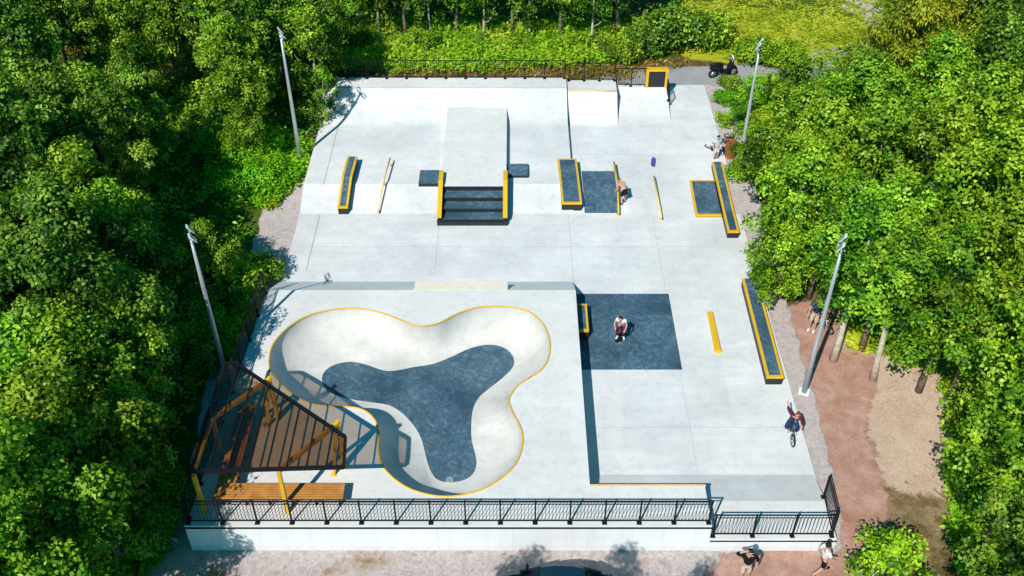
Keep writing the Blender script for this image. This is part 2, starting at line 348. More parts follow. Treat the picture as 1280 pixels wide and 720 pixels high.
sheet('dirt_clearing', xy((-26, 54.14, 0), (-24.61, 54.94, 0), (-23.13, 53.16, 0), (-23.09, 50.82, 0), (-24.75, 51.09, 0)), M['browndirt'], .012, .3, True, 11)
sheet('dirt_bank', xy((-11.51, 19.62, -0.2), (-12.39, 19.93, -0.2), (-12.79, 20.88, -0.2), (-11.49, 21.04, -0.2), (-10.94, 20.24, -0.2), (-10.82, 18.42, -0.2), (-13.55, 17.85, -0.2)), M['sand'], .018, .2, True, 12)

# ------------------------------------------------------------------ concrete plaza
YB0, YB1, YQ0, YQ1, YBK = 38.52, 40.15, 45.38, 47.67, 48.8
def zplaza(x, y):
    if x <= XD: t = .55; return 0 if y < YB0 else min(1, (y - YB0) / (YB1 - YB0)) * t
    a = min(1, max(0, (y - YB0) / (YB1 - YB0))); b = min(1, max(0, (y - 38) / 7)); b = b * b * (3 - 2 * b)
    w = min(1, max(0, (x - 5.05) / 1.2)); return .25 * (a * (1 - w) + b * w)
mb = MB()
yl = sorted(set([33.45, YB0, YB1, YQ0 + .1] + lin(33.45, YQ0 + .1, 10)))
mb.grid([XL, XD], yl, lambda x, y: zplaza(x, y))
yr = sorted(set(lin(33.45, 50.25, 34) + [YB0, YB1]))
XRS = [XD + .0001, 4, 5.0] + lin(5.05, 6.25, 6) + [8, XR]
mb.grid(XRS, yr, zplaza)
mb.grid([2.5, XR], [20.2, 33.45], lambda x, y: 0)
for i in range(len(yl) - 1):   # left skirt
    a, b = yl[i], yl[i + 1]; mb.add([(XL, a, -.8), (XL, b, -.8), (XL, b, zplaza(XL, b)), (XL, a, zplaza(XL, a))], [(0, 1, 2, 3)])
for a, b in zip(yr, yr[1:]):
    mb.add([(XR, a, -.8), (XR, b, -.8), (XR, b, zplaza(XR, b)), (XR, a, zplaza(XR, a))], [(3, 2, 1, 0)])
mb.add([(XR, 20.2, -.8), (XR, 33.45, -.8), (XR, 33.45, 0), (XR, 20.2, 0)], [(3, 2, 1, 0)])
mb.add([(XD, 50.25, -.8), (XR, 50.25, -.8), (XR, 50.25, .25), (XD, 50.25, .25)], [(0, 1, 2, 3)])
yw = [YB0] + [YB1] + [YBK]
for a, b in zip(yw, yw[1:]):   # the step wall between the halves
    mb.add([(XD, a, zplaza(3, a)), (XD, b, zplaza(3, b)), (XD, b, zplaza(2, b)), (XD, a, zplaza(2, a))], [(0, 1, 2, 3)])
tag(mb.build('plaza_floor', M['conc']), kind='structure')
# saw-cut joints in the slab
mb = MB()
def jl(p, q, w=.018):
    n = max(2, int(math.hypot(q[0] - p[0], q[1] - p[1]) / .4)); dx, dy = q[0] - p[0], q[1] - p[1]; L = math.hypot(dx, dy); ox, oy = -dy / L * w / 2, dx / L * w / 2
    pts = [(p[0] + dx * i / n, p[1] + dy * i / n) for i in range(n + 1)]
    yy = [YB0, YB1]
    vs = []
    for x, y in pts: z = zplaza(x, y) + .005; vs += [(x + ox, y + oy, z), (x - ox, y - oy, z)]
    mb.add(vs, [(2 * i, 2 * i + 2, 2 * i + 3, 2 * i + 1) for i in range(n)])
jl((-9.0, 34.3), (-9.0, 38.5), .03); jl((-9.0, 40.15), (-9.0, 45.3), .03)
for y in (36, ): jl((-9.9, y), (10.5, y), .012)
jl((2.9, 43.2), (10.5, 43.2), .009); jl((6.5, 22), (6.5, 38), .009); jl((2.65, 28.9), (10.5, 28.9), .008); jl((2.65, 25.2), (10.5, 25.2), .010); jl((-3.4, 34.3), (-3.4, 37.6), .012); jl((2.6, 33.6), (2.6, 38.4), .012)
tag(mb.build('floor_joint_lines', M['joint']), kind='structure')

# wide bank at the back left
def bankz(y):
    s = min(1, max(0, (y - YQ0) / (YQ1 - YQ0))); return .55 + .95 * (s ** 1.6)
prof = [(YQ0, .55)] + [(y, bankz(y)) for y in lin(YQ0, YQ1, 12)[1:]] + [(YBK, 1.5), (YBK, -.5), (YQ0, -.5)]
t = empty('bank_ramp', (-3.5, YBK, .55), 'wide pale concrete bank rising to the long fence at the far end', 'ramp')
mb = MB(); mb.prism(prof, XL, XD); mb.build('slope', M['conc'], t, bevel=.012)
mb = MB(); mb.box(XL + .01, XD - .01, YQ1 + .02, YBK - .01, 1.48, 1.504); mb.build('platform', M['deck'], t)  # paler deck sheet, so the flat top looks as lit as the slope
mb = MB(); mb.box(XL, XD, YQ1 - .012, YQ1 + .012, 1.496, 1.506); mb.build('edge_line', M['joint'], t)
# two quarter pipes
def quarter(name, label, x0, x1, yt, yb, ybk, zt_, coping):
    t = empty(name, ((x0 + x1) / 2, (yt + yb) / 2, .25), label, 'quarter pipe')
    pr = [(y, .25 + (zt_ - .25) * ((yb - y) / (yb - yt)) ** 1.0 * 0 + (zt_ - .25) * (((y - yb) / (yt - yb)) ** 1.45)) for y in lin(yb, yt, 14)]
    pr = [(yb, .256)] + pr[1:] + ([(ybk, zt_)] if ybk > yt else []) + [(ybk, -.4), (yb, -.4)]
    mb = MB(); mb.prism(pr, x0, x1); mb.build('ramp_body', M['ramp'], t, bevel=.012)
    if coping:
        mb = MB(); mb.tube([(x0 + .01, yt, zt_ + .004), (x1 - .01, yt, zt_ + .004)], .045, 8); mb.build('coping', M['paleyellow'], t, True)
quarter('quarter_pipe', 'taller pale quarter pipe with a worn yellow coping below the short fence', XD + .05, 5.5, 47.59, 45.96, 48.78, 1.35, True)
quarter('quarter_pipe', 'lower pale ramp in front of the yellow framed black block', 5.52, 8.3, 48.74, 46.1, 48.9, .95, False)

# ------------------------------------------------------------------ bowl
def off(o): return [(320 + a / 2.4825, 340 + b / 2.4825) for a, b in o]
COPE = [(-9.2, 27.49), (-9.24, 28.38), (-8.9, 29.29), (-8.26, 30.04), (-7.42, 30.43), (-6.41, 30.57), (-5.49, 30.39), (-4.68, 30.01), (-4.02, 29.63), (-3.5, 29.51), (-2.88, 29.7), (-2.27, 30.2), (-1.51, 30.59), (-0.74, 30.68), (0.04, 30.62), (0.68, 30.33), (1.18, 29.66), (1.41, 28.83), (1.43, 28.2), (1.32, 27.58), (1.06, 27.06), (0.64, 26.67), (0.22, 26.31), (-0.02, 25.9), (-0.14, 25.5), (-0.02, 24.94), (0.21, 24.4), (0.35, 23.87), (0.31, 23.21), (0.14, 22.64), (-0.18, 22.15), (-0.61, 21.74), (-1.14, 21.4), (-1.67, 21.23), (-2.2, 21.17), (-2.73, 21.23), (-3.39, 21.47), (-3.85, 21.8), (-4.26, 22.22), (-4.5, 22.64), (-4.64, 23.36), (-4.68, 23.95), (-4.89, 24.55), (-5.28, 24.99), (-5.76, 25.18), (-6.35, 25.21), (-7.17, 25.3), (-7.94, 25.74), (-8.58, 26.39), (-9.05, 26.98)]
FLOOR = [(-7.42, 27.97), (-7.34, 28.32), (-6.95, 28.68), (-6.33, 28.81), (-5.8, 28.68), (-5.39, 28.41), (-5, 28.27), (-4.5, 28.32), (-3.88, 28.5), (-3.14, 28.68), (-2.39, 29.1), (-1.77, 29.54), (-1.13, 29.77), (-0.61, 29.73), (-0.15, 29.41), (0.07, 28.86), (-0.02, 28.41), (-0.4, 27.91), (-0.89, 27.36), (-1.25, 26.93), (-1.48, 26.35), (-1.54, 25.54), (-1.49, 24.59), (-1.33, 23.99), (-1.28, 23.54), (-1.42, 23.1), (-1.77, 22.85), (-2.22, 22.77), (-2.68, 22.89), (-2.96, 23.25), (-3.08, 23.84), (-3.21, 24.44), (-3.45, 25.06), (-3.79, 25.62), (-4.19, 26.1), (-4.71, 26.48), (-5.46, 26.65), (-6.2, 26.76), (-6.85, 27.02), (-7.28, 27.44)]
cope = catmull([p[:2] for p in COPE], 8); floor = catmull([p[:2] for p in FLOOR], 8)
CB = np.array([-3.3, 26.6])
NA = 240
def radial(loop):
    A = np.array(loop) - CB; out = []
    for k in range(NA):
        th = 2 * math.pi * k / NA; d = np.array([math.cos(th), math.sin(th)]); best = None
        for a, b in zip(A, np.roll(A, -1, 0)):
            e = b - a; den = d[0] * e[1] - d[1] * e[0]
            if abs(den) < 1e-9: continue
            s = (a[0] * e[1] - a[1] * e[0]) / den; u = (a[0] * d[1] - a[1] * d[0]) / den
            if s > 0 and -1e-6 <= u <= 1 + 1e-6: best = s if best is None else max(best, s)
        out.append(best)
    return np.array(out)
rc, rf = radial(cope), radial(floor)
rf = np.minimum(rf, rc - .8)
def smooth(a, n=2):
    for _ in range(n): a = (np.roll(a, 1) + 2 * a + np.roll(a, -1)) / 4
    return a
rc, rf = smooth(rc), smooth(rf, 4)
ZD, ZF = 1.1, -.15
ang = np.arange(NA) * 2 * math.pi / NA; dirs = np.stack([np.cos(ang), np.sin(ang)], 1)
PC = CB + dirs * rc[:, None]; PF = CB + dirs * rf[:, None]
DK = [(-10.55, 20.0), (6.4, 20.0), (6.4, 21.65), (2.57, 21.65), (2.57, 31.7), (-10.0, 31.7)]
bowl = empty('skate_bowl', (-3.7, 26, 1.1), 'raised white concrete deck with a three lobed bowl and dark bowl floor', 'skate bowl')
bm = bmesh.new()
def loop(pts, z):
    vs = [bm.verts.new((x, y, z)) for x, y in pts]; return vs, [bm.edges.new((vs[i], vs[(i + 1) % len(vs)])) for i in range(len(vs))]
# subdivided outline so that the fill triangles stay short
dk2 = []
for a, b in zip(DK, DK[1:] + DK[:1]):
    n = max(1, int(math.hypot(b[0] - a[0], b[1] - a[1]) / .6)); dk2 += [(a[0] + (b[0] - a[0]) * i / n, a[1] + (b[1] - a[1]) * i / n) for i in range(n)]
v1, e1 = loop(dk2, ZD); v2, e2 = loop([tuple(p) for p in PC], ZD)
bmesh.ops.triangle_fill(bm, use_beauty=True, edges=e1 + e2)
def topb(bm):
    for f in bm.faces:
        if f.normal.z < 0: f.normal_flip()
bm.normal_update(); topb(bm)
lo = [bm.verts.new((v.co.x, v.co.y, -.7)) for v in v1]
walls = []
for i in range(len(v1)):
    j = (i + 1) % len(v1); f = bm.faces.new((v1[i], lo[i], lo[j], v1[j])); f.material_index = 1 if abs(v1[i].co.y - 20) < .01 and abs(v1[j].co.y - 20) < .01 else 0
bm.normal_update()
me = bpy.data.meshes.new('deck'); 
for v in bm.verts: v.co -= Vector(bowl.location)
bm.to_mesh(me); bm.free(); me.materials.append(M['deck']); me.materials.append(M['wall'])
o = bpy.data.objects.new('deck', me); COL.objects.link(o); o.parent = bowl
NS = 16; vs = []; fs = []
for s in range(NS + 1):
    th = s / NS * math.pi / 2
    hh = 1 - math.cos(th); dd = math.sin(th)
    for k in range(NA):
        p = PC[k] + (PF[k] - PC[k]) * hh; vs.append((p[0], p[1], ZD + (ZF - ZD) * dd))
for s in range(NS):
    for k in range(NA): fs.append((s * NA + k, s * NA + (k + 1) % NA, (s + 1) * NA + (k + 1) % NA, (s + 1) * NA + k))
mb = MB(); mb.add(vs, fs); mb.build('bowl_wall', M['bowl'], bowl, True)
vs = []
for fr in (1, .985):
    pass
mb = MB(); ringsN = 8; vs = []; fs = []
for r_ in range(ringsN, 0, -1):
    for k in range(NA):
        p = CB + (PF[k] - CB) * r_ / ringsN; vs.append((p[0], p[1], ZF + .004 - .05 * (1 - r_ / ringsN)))
vs.append((CB[0], CB[1], ZF - .05))
for r_ in range(ringsN - 1):
    for k in range(NA): fs.append((r_ * NA + k, r_ * NA + (k + 1) % NA, (r_ + 1) * NA + (k + 1) % NA, (r_ + 1) * NA + k))
for k in range(NA): fs.append(((ringsN - 1) * NA + k, (ringsN - 1) * NA + (k + 1) % NA, ringsN * NA))
mb.add(vs, fs); mb.build('bowl_floor', M['granite'], bowl, True)
mb = MB(); mb.tube([(p[0], p[1], ZD + .008) for p in list(PC) + [PC[0], PC[1]]], .032, 8, False); mb.build('coping', M['yellow'], bowl, True)
dr = (-2.22, 22.88, -0.15)
for nm, mat, a in (('drain', M['black'], 0),):
    mb = MB(); mb.ring((dr[0], dr[1], ZF + .012), (0, 0, 1), .12, .018, 20, 6)
    for i in range(-3, 4): w_ = math.sqrt(.12 ** 2 - (i * .034) ** 2); mb.box(dr[0] - w_, dr[0] + w_, dr[1] + i * .034 - .007, dr[1] + i * .034 + .007, ZF + .006, ZF + .022)
    mb.build('drain', M['galv'], bowl)
# back bank of the deck, its cream ledge and the yellow edge of the north wall
mb = MB(); mb.prism([(31.7, 1.098), (31.7, -.5), (33.55, -.5), (33.55, .004)], -10.0, 2.57); mb.build('back_bank', M['lightbank'], bowl)
e0, e1_ = (-4.03, 31.83, 1.1), (-0.2, 31.83, 1.1)
mb = MB(); mb.box(e0[0], e1_[0], 31.703, 32.28, -.3, 1.104); mb.build('cream_ledge', M['cream'], bowl, bevel=.02)
mb = MB(); mb.box(2.57, 6.43, 21.60, 21.68, 1.05, 1.108); mb.build('wall_edging', M['paleyellow'], bowl)
mb = MB(); mb.box(-10.55, 6.42, 19.95, 20.05, 1.0, 1.03); mb.build('wall_trim', M['black'], bowl)
# lower platform front right
pl = empty('low_platform', (8.4, 20, 0), 'low concrete platform with a grey bank beside the raised bowl deck', 'platform')
mb = MB(); mb.prism([(23.0, .004), (21.55, .4), (20.0, .4), (20.0, -.7), (23.0, -.7)], 6.4, XR - .05)
mb.prism([(23.0, .003), (21.68, .365), (21.68, -.5), (23.0, -.5)], 2.58, 6.4); mb.build('bank', M['conc'], pl)
mb = MB(); mb.box(6.42, XR - .06, 19.985, 19.999, -.6, .388); mb.build('front_wall', M['wall'], pl)
mb = MB(); mb.box(6.42, XR - .06, 20.0, 21.5, .4, .404); mb.build('platform_top', M['deck'], pl)
mb = MB(); mb.box(6.42, XR - .04, 19.95, 19.99, .31, .34); mb.build('wall_trim', M['black'], pl)

# ------------------------------------------------------------------ dark pads (surface toppings)
def pad(name, label, x0, x1, ylist, lift=.006, mat=None):
    mb = MB(); n = len(ylist)
    mb.grid([x0, x1], ylist, lambda x, y: zplaza(x, y) + lift)
    o = mb.build(name, mat or M['granite']); return tag(o, label, 'skate pad')
pad('floor_pad', 'large square of dark blue grey topping under the skater in white', 2.60, 6.6, [28.2, 30.5, 32.75])
pad('floor_pad', 'dark blue grey topping on the slope between the yellow edged block and the kinked rail', 3.36, 4.97, [38.55, YB1, 41.7])

# funbox with stairs
fb = empty('stair_block', (-1.85, 39.4, 0), 'white flat platform with three dark steps between yellow side ledges', 'stair set')
ZP = .92; yst = 39.42; x0f, x1f = -3.42, -.30
yt_ = YQ0
while bankz(yt_) < ZP: yt_ += .02
mb = MB(); mb.prism([(yst, ZP), (yst, 0), (YB0, 0), (YQ0, .3), (yt_, .9), (yt_ + .02, bankz(yt_ + .02) + .002)][0:0] + [(yst, -.2), (yt_ + .25, -.2), (yt_ + .25, bankz(yt_ + .25) + .003), (yt_ + .03, ZP), (yst, ZP)], x0f, x1f); mb.build('platform', M['deck'], fb, bevel=.012)  # paler deck concrete makes up for the weaker sun on this flat top
rise = ZP / 4
for i in range(1, 4):
    z1 = ZP - rise * i; ya = yst - .55 * i
    mb = MB(); mb.cur = 0; mb.box(x0f + .1, x1f - .1, ya, ya + .55, -.1, z1 - .03); mb.cur = 1; mb.box(x0f + .1, x1f - .1, ya - .012, ya + .548, z1 - .028, z1)
    mb.build('step', [M['blackside'], M['granite']], fb)
mb = MB(); mb.box(x0f + .1, x1f - .1, yst - .012, yst + .004, ZP - rise, ZP - .004); mb.build('top_riser', M['blackside'], fb)
mb = MB(); mb.box(x0f - .06, x1f + .06, yst - 1.85, yst - 1.66, -.1, rise - .02); mb.build('plinth', M['blackside'], fb)
for xa in (x0f - .04, x1f - .14):
    yb_, ym, yf = yst + .95, yst + .15, yst - 1.72
    zb_, zf_ = ZP + .26, rise + .24
    mb = MB(); mb.prism([(yb_, 0.2), (yb_, zb_ - .05), (ym, zb_ - .05), (yf, zf_ - .05), (yf, 0)], xa, xa + .18)
    h = mb.build('side_ledge', M['blackside'], fb)
    mb = MB(); mb.prism([(yb_ + .01, zb_ - .05), (yb_ + .01, zb_), (ym, zb_), (yf - .01, zf_), (yf - .01, zf_ - .12), (ym, zb_ - .052)], xa - .012, xa + .192); mb.build('edge_cap', M['yellow'], h)
# low dark pads at both sides
def block(name, label, x0, x1, y0, y1, z0, z1, cat='ledge', edge=None, rot=None, group=None):
    t = empty(name, ((x0 + x1) / 2, (y0 + y1) / 2, z0), label, cat, group)
    mb = MB(); mb.box(x0, x1, y0, y1, z0, z1 - .02); mb.build('base', M['blackside'], t)
    mb = MB(); mb.box(x0 + .004, x1 - .004, y0 + .004, y1 - .004, z1 - .02, z1); mb.build('top', M['granite'], t)
    for side in (edge or ''):
        mb = MB(); w = .075; z = z1 + .004
        if side == 'l': mb.box(x0 - .01, x0 + w, y0, y1, z1 - .07, z)
        if side == 'r': mb.box(x1 - w, x1 + .01, y0, y1, z1 - .07, z)
        if side == 'f': mb.box(x0 - .012, x1 + .012, y0 - .012, y0 + w, z1 - .09, z + .002)
        if side == 'b': mb.box(x0 - .012, x1 + .012, y1 - w, y1 + .012, z1 - .07, z + .002)
        mb.build('edging', M['yellow'], t)
    return t
a = (-4.47, 40, 0.7); b = (-3.55, 41.12, 0.7)
block('low_block', 'low dark slab to the left of the stair platform', a[0], x0f - .005, a[1], b[1], .5, .70)
a = (0.75, 40.67, 0.7); b = (-0.19, 41.68, 0.7)
block('low_block', 'low dark slab to the right of the stair platform', x1f + .02, a[0], a[1], b[1], .5, .70)
# long ledges
def sloped_ledge(name, label, xn, xf, wd, stations, h, edge, cat='ledge'):
    """stations: list of (y, zground) from near to far; x runs from xn to xf"""
    y0, y1 = stations[0][0], stations[-1][0]
    t = empty(name, ((xn + xf) / 2 + wd / 2, (y0 + y1) / 2, stations[0][1]), label, cat)
    X = lambda y: xn + (xf - xn) * (y - y0) / (y1 - y0)
    def strip(o0, o1, dz0, dz1, nm, mat):
        mb = MB(); vs = []
        for y, z in stations:
            x = X(y); zb = dz0 if dz0 is not None else None
            vs += [(x + o0, y, (z + dz0)), (x + o1, y, (z + dz0)), (x + o1, y, z + dz1), (x + o0, y, z + dz1)]
        n = len(stations); fs = [(0, 1, 2, 3), tuple(4 * (n - 1) + k for k in (3, 2, 1, 0))]
        for i in range(n - 1):
            for k in range(4): fs.append((4 * i + k, 4 * i + (k + 1) % 4, 4 * i + 4 + (k + 1) % 4, 4 * i + 4 + k))
        mb.add(vs, fs); return mb.build(nm, mat, t)
    strip(0, wd, -.15, h - .02, 'base', M['blackside']); strip(.004, wd - .004, h - .02, h, 'top', M['granite'])
    if 'l' in edge: strip(-.012, .085, h - .08, h + .006, 'edging', M['yellow'])
    if 'r' in edge: strip(wd - .085, wd + .012, h - .08, h + .006, 'edging', M['yellow'])
    if 'f' in edge:
        mb = MB(); y, z = stations[0]; x = X(y); mb.box(x - .014, x + wd + .014, y - .014, y + .085, z + h - .09, z + h + .008); mb.build('edging', M['yellow'], t)
    if 'b' in edge:
        mb = MB(); y, z = stations[-1]; x = X(y); mb.box(x - .014, x + wd + .014, y - .07, y + .014, z + h - .07, z + h + .008); mb.build('edging', M['yellow'], t)
    return t
a = (-8.13, 38.47, 0.4); b = (-7.98, 41.9, 0.95)
sloped_ledge('grind_ledge', 'narrow kinked black ledge with yellow edges near the left kerb', a[0], b[0] - .05, .46, [(a[1], 0), (YB0, 0.0), (YB1, .55), (b[1], .55)], .42, 'lrf')
a = (2.31, 38.71, 0.55); b = (2.19, 42.09, 0.78)
sloped_ledge('grind_ledge', 'broad black block with yellow edges at the end of the low step wall', a[0] - .02, b[0], .92, [(a[1], .02), (YB1, .17), (b[1], .25)], .46, 'lrfb')
a = (9.7, 36.64, 0.34); b = (9.79, 42.16, 0.5)
sloped_ledge('grind_ledge', 'long black ledge with yellow edges touching the flat dark pad on the right', a[0], b[0], .50, [(a[1], 0), (38.2, 0), (b[1], .12)], .38, 'lrf')
a = (9.69, 27.4, 0.42); b = (9.76, 33.27, 0.42)
sloped_ledge('grind_ledge', 'longest black ledge with yellow edges beside the red dirt path', a[0], b[0], .62, [(a[1], 0), (b[1], 0)], .42, 'lrf')
a = (8.5, 38.23, 0.14); b = (8.56, 40.93, 0.2)
t = sloped_ledge('manual_pad', 'low flat dark pad with yellow edges joined to a long ledge', a[0], b[0], 1.18, [(a[1], 0), (b[1], .1)], .13, 'lfb', 'skate pad')
a = (2.6, 29.92, 0.5); b = (3.09, 31.52, 0.5)
block('small_ledge', 'small black shelf ledge with yellow edges against the bowl deck wall', 2.66, 3.03, a[1], b[1], 0, .5, 'ledge', 'rfb')
# yellow kerb block
a = (8.01, 29.12, 0.12); b = (8.04, 31.5, 0.12)
t = empty('kerb_block', (a[0], a[1], 0), 'short solid yellow kerb block lying alone on pale concrete', 'kerb block')
mb = MB(); mb.hexa([(a[0], a[1], 0), (a[0] + .26, a[1], 0), (b[0] + .24, b[1], 0), (b[0], b[1], 0)], [(a[0] + .02, a[1] + .02, .14), (a[0] + .24, a[1] + .02, .14), (b[0] + .22, b[1] - .02, .14), (b[0] + .02, b[1] - .02, .14)])
mb.build('bar', M['yellow'], t, bevel=.02)
for q in (.03, .93):
    mb = MB(); yq = a[1] + (b[1] - a[1]) * q; mb.box(a[0] + (b[0]-a[0])*q - .03, a[0] + (b[0]-a[0])*q + .30, yq, yq + .10, .004, .02); mb.build('foot_plate', M['paleyellow'], t)
# rails
def rail(label, pts, hs, mat, r=.04, posts=None):
    """pts: ground points near->far"""
    t = empty('grind_rail', pts[0], label, 'rail')
    top = [(x, y, z + h) for (x, y, z), h in zip(pts, hs)]
    mb = MB()
    mb.tube(top, r, 10); mb.build('bar', mat, t, True)
    P = [Vector(p) for p in top]; L = [0]
    for i in range(len(P) - 1): L.append(L[-1] + (P[i + 1] - P[i]).length)
    for f in (posts or (.06, .5, .94)):
        d = f * L[-1]; i = 0
        while i < len(L) - 2 and L[i + 1] < d: i += 1
        p = P[i].lerp(P[i + 1], (d - L[i]) / (L[i + 1] - L[i])); zg = zplaza(p.x, p.y)
        mb = MB(); mb.tube([(p.x, p.y, zg - .02), (p.x, p.y, p.z - .01)], .028, 8); mb.box(p.x - .07, p.x + .07, p.y - .07, p.y + .07, zg + .004, zg + .014)
        mb.build('post', mat, t)
a = (-6.28, 38.39, 0.05); k = (-6.09, 39.64, 0.9); b = (-5.97, 41.87, 0.9)
rail('thin yellow kinked rail left of the stair platform', [(a[0], a[1], 0), (k[0], YB1, .55), (b[0], b[1], .55)], [.16, .36, .34], M['paleyellow'])
a = (4.91, 38.24, 0.25); k = (4.98, 40.08, 0.6); b = (4.95, 41.94, 0.6)
rail('yellow kinked rail at the edge of the dark sloped pad', [(a[0], a[1], 0), (k[0], YB1, .25), (b[0], b[1], .25)], [.2, .36, .36], M['yellow'], .045)
a = (6.85, 37.86, 0.25); b = (6.84, 41.12, 0.4)
rail('straight low yellow rail standing alone right of the kinked rail', [(a[0], a[1], zplaza(a[0], a[1])), (b[0], b[1], zplaza(b[0], b[1]))], [.24, .24], M['paleyellow'], .042)

# ------------------------------------------------------------------ fences
def fence(name, label, p, q, z0, h, n, group=None, two=True, gap=.115, bal=.014):
    p = Vector((p[0], p[1], z0)); q = Vector((q[0], q[1], z0)); t = empty(name, p, label, 'fence', group)
    d = (q - p).normalized()
    P = [p.lerp(q, i / n) for i in range(n + 1)]
    for a in P:
        mb = MB(); mb.bar(a, a + Vector((0, 0, h + .03)), .05, .05, (0, 1, 0)); mb.box(a.x - .08, a.x + .08, a.y - .08, a.y + .08, z0 + .002, z0 + .016); mb.build('post', M['black'], t)
    for a, b in zip(P, P[1:]):
        mb = MB(); up = Vector((0, 0, 1))
        mb.bar(a + up * h, b + up * h, .04, .035)
        if two: mb.bar(a + up * (h - .14), b + up * (h - .14), .026, .024)
        mb.bar(a + up * .12, b + up * .12, .03, .03)
        k = max(2, round((b - a).length / gap))
        for i in range(1, k):
            c = a.lerp(b, i / k); mb.bar(c + up * .12, c + up * (h - (.14 if two else 0)), bal, bal, (0, 1, 0))
        mb.build('panel', M['black'], t)
    return t
fence('railing', 'long black railing along the front edge of the bowl deck', (-10.45, 20.12), (6.3, 20.12), 1.1, 1.1, 15)
fence('railing', 'short black railing on the low platform at the front', (6.52, 20.12), (10.4, 20.12), .4, 1.1, 3)
fence('railing', 'black railing returning along the side of the low platform', (10.42, 20.25), (10.5, 21.7), .4, 1.1, 1)
fence('railing', 'black railing along the wooded left side of the bowl deck', (-10.46, 20.3), (-10.06, 31.5), 1.1, 1.1, 8)
fence('railing', 'long black railing on top of the wide bank at the far end', (-9.88, 48.68), (2.75, 48.68), 1.5, 1.05, 12, two=False, bal=.014)
fence('railing', 'short black railing behind the taller quarter pipe', (3.0, 48.7), (5.45, 48.7), 1.35, 1.05, 3, two=False, bal=.014)
fence('railing', 'short black railing beside the yellow framed black block', (5.56, 48.84), (7.15, 48.84), .95, 1.05, 2, two=False, bal=.014)
fb = empty('barrier_block', (7.7, 48.8, .95), 'black upright block with a thick yellow frame at the end of the far railings', 'barrier')
mb = MB(); mb.box(7.24, 8.16, 48.74, 49.0, .95, 1.95); mb.build('panel', M['blackside'], fb)
mb = MB()
mb.box(7.12, 7.26, 48.68, 49.04, .95, 2.0); mb.box(8.14, 8.28, 48.68, 49.04, .95, 2.0); mb.box(7.26, 8.14, 48.68, 49.04, 1.9, 2.0)
mb.build('frame', M['yellow'], fb, bevel=.015)
fence('railing', 'tiny black side railing at the corner of the lower ramp', (8.27, 48.55), (8.27, 47.75), .72, .8, 1, two=False)

# ------------------------------------------------------------------ lamp posts
def lamp():
    t = empty('lamp_post', (0, 0, 0), 'x', 'lamp post')
    mb = MB(); mb.tube([(0, 0, 0), (0, 0, 2.4), (0, 0, 4.8), (0, 0, 7.0)], [.105, .09, .07, .05], 12); mb.build('pole', M['galv'], t, True)
    mb = MB(); mb.box(-.2, .2, -.2, .2, 0, .03)
    for sx in (-1, 1):
        for sy in (-1, 1): mb.tube([(sx * .14, sy * .14, .03), (sx * .14, sy * .14, .07)], .02, 6)
    mb.build('base_plate', M['white'], t)
    mb = MB(); mb.tube([(-.34, 0, 7.0), (.34, 0, 7.0)], .035, 8); mb.tube([(0, 0, 6.9), (0, 0, 7.06)], .07, 10); mb.build('cross_arm', M['galv'], t, True)
    for sx in (-1, 1):
        mb = MB(); x = sx * .27
        c, s_ = math.cos(1.0), math.sin(1.0)
        def tr(a, b, d): return (x + a, b * c - d * s_ + .05, 7.16 + b * s_ * -1 + d * c)
        bx = [(-.13, -.17), (.13, -.17), (.13, .17), (-.13, .17)]
        mb.hexa([tr(a, b, -.05) for a, b in bx], [tr(a * .85, b * .85, .05) for a, b in bx]); f = mb.build('floodlight', M['white'], t, bevel=.01)
        mb = MB(); mb.hexa([tr(a * .85, b * .85, -.066) for a, b in bx], [tr(a * .85, b * .85, -.052) for a, b in bx]); mb.build('lens', M['lens'], f)
        mb = MB(); mb.bar((x - .17, 0, 7.0), (x - .17, .03, 7.18), .02, .03); mb.bar((x + .17, 0, 7.0), (x + .17, .03, 7.18), .02, .03); mb.bar((x - .17, 0, 7.0), (x + .17, 0, 7.0), .03, .03); mb.build('bracket', M['galv'], f)
    return t
l0 = lamp(); rb = (10.9, 41.12, 7.2); lf = (-11.01, 27.64, 7.2)
for i, (p, lab, rz) in enumerate([((lf[0], lf[1], zt(lf[0], lf[1])), 'grey lamp post rising behind the corner of the tinted canopy roof', -1.2),
                              ((11.08, 27, 0), 'thick grey lamp post standing on gravel by the sandy patch', 1.2),
                              ((-10.5, 42.5, 0), 'grey lamp post on the left gravel strip near the narrow kinked ledge', -1.2),
                              ((rb[0], rb[1], zt(rb[0], rb[1])), 'grey lamp post half hidden in leaves beside the parked bikes', 1.2)]):
    o = l0 if i == 0 else copy_tree(l0)
    o.location = p; o.rotation_euler.z = rz; tag(o, lab, 'lamp post', 'floodlight posts around the skatepark')

# ------------------------------------------------------------------ canopy
cn = empty('canopy', (-8.5, 22.5, 1.1), 'yellow framed canopy with a sloping tinted brown roof over the bench', 'canopy')
A, A2, B, C, D = (-10.02, 25.31, 3.15), (-9.63, 25.33, 3.17), (-5.34, 21.71, 3.4), (-5.23, 20.47, 3.4), (-10.12, 20.54, 3.08)
Zr = lambda x, y: 3.1 + .30 * (x + 10.1) / 4.9
poly = [(p[0], p[1], Zr(p[0], p[1]) + .07) for p in (D, C, B, A2, A)]
mb = MB(); n = len(poly); mb.add(poly + [(x, y, z - .012) for x, y, z in poly], [tuple(range(n)), tuple(range(2 * n - 1, n - 1, -1))] + [(i, (i + 1) % n, n + (i + 1) % n, n + i) for i in range(n)])
mb.build('roof_sheet', M['tint'], cn)
mb = MB()
for a, b in zip(poly, poly[1:] + poly[:1]): mb.bar((a[0], a[1], a[2] - .03), (b[0], b[1], b[2] - .03), .09, .12)
mb.build('roof_frame', M['black'], cn)
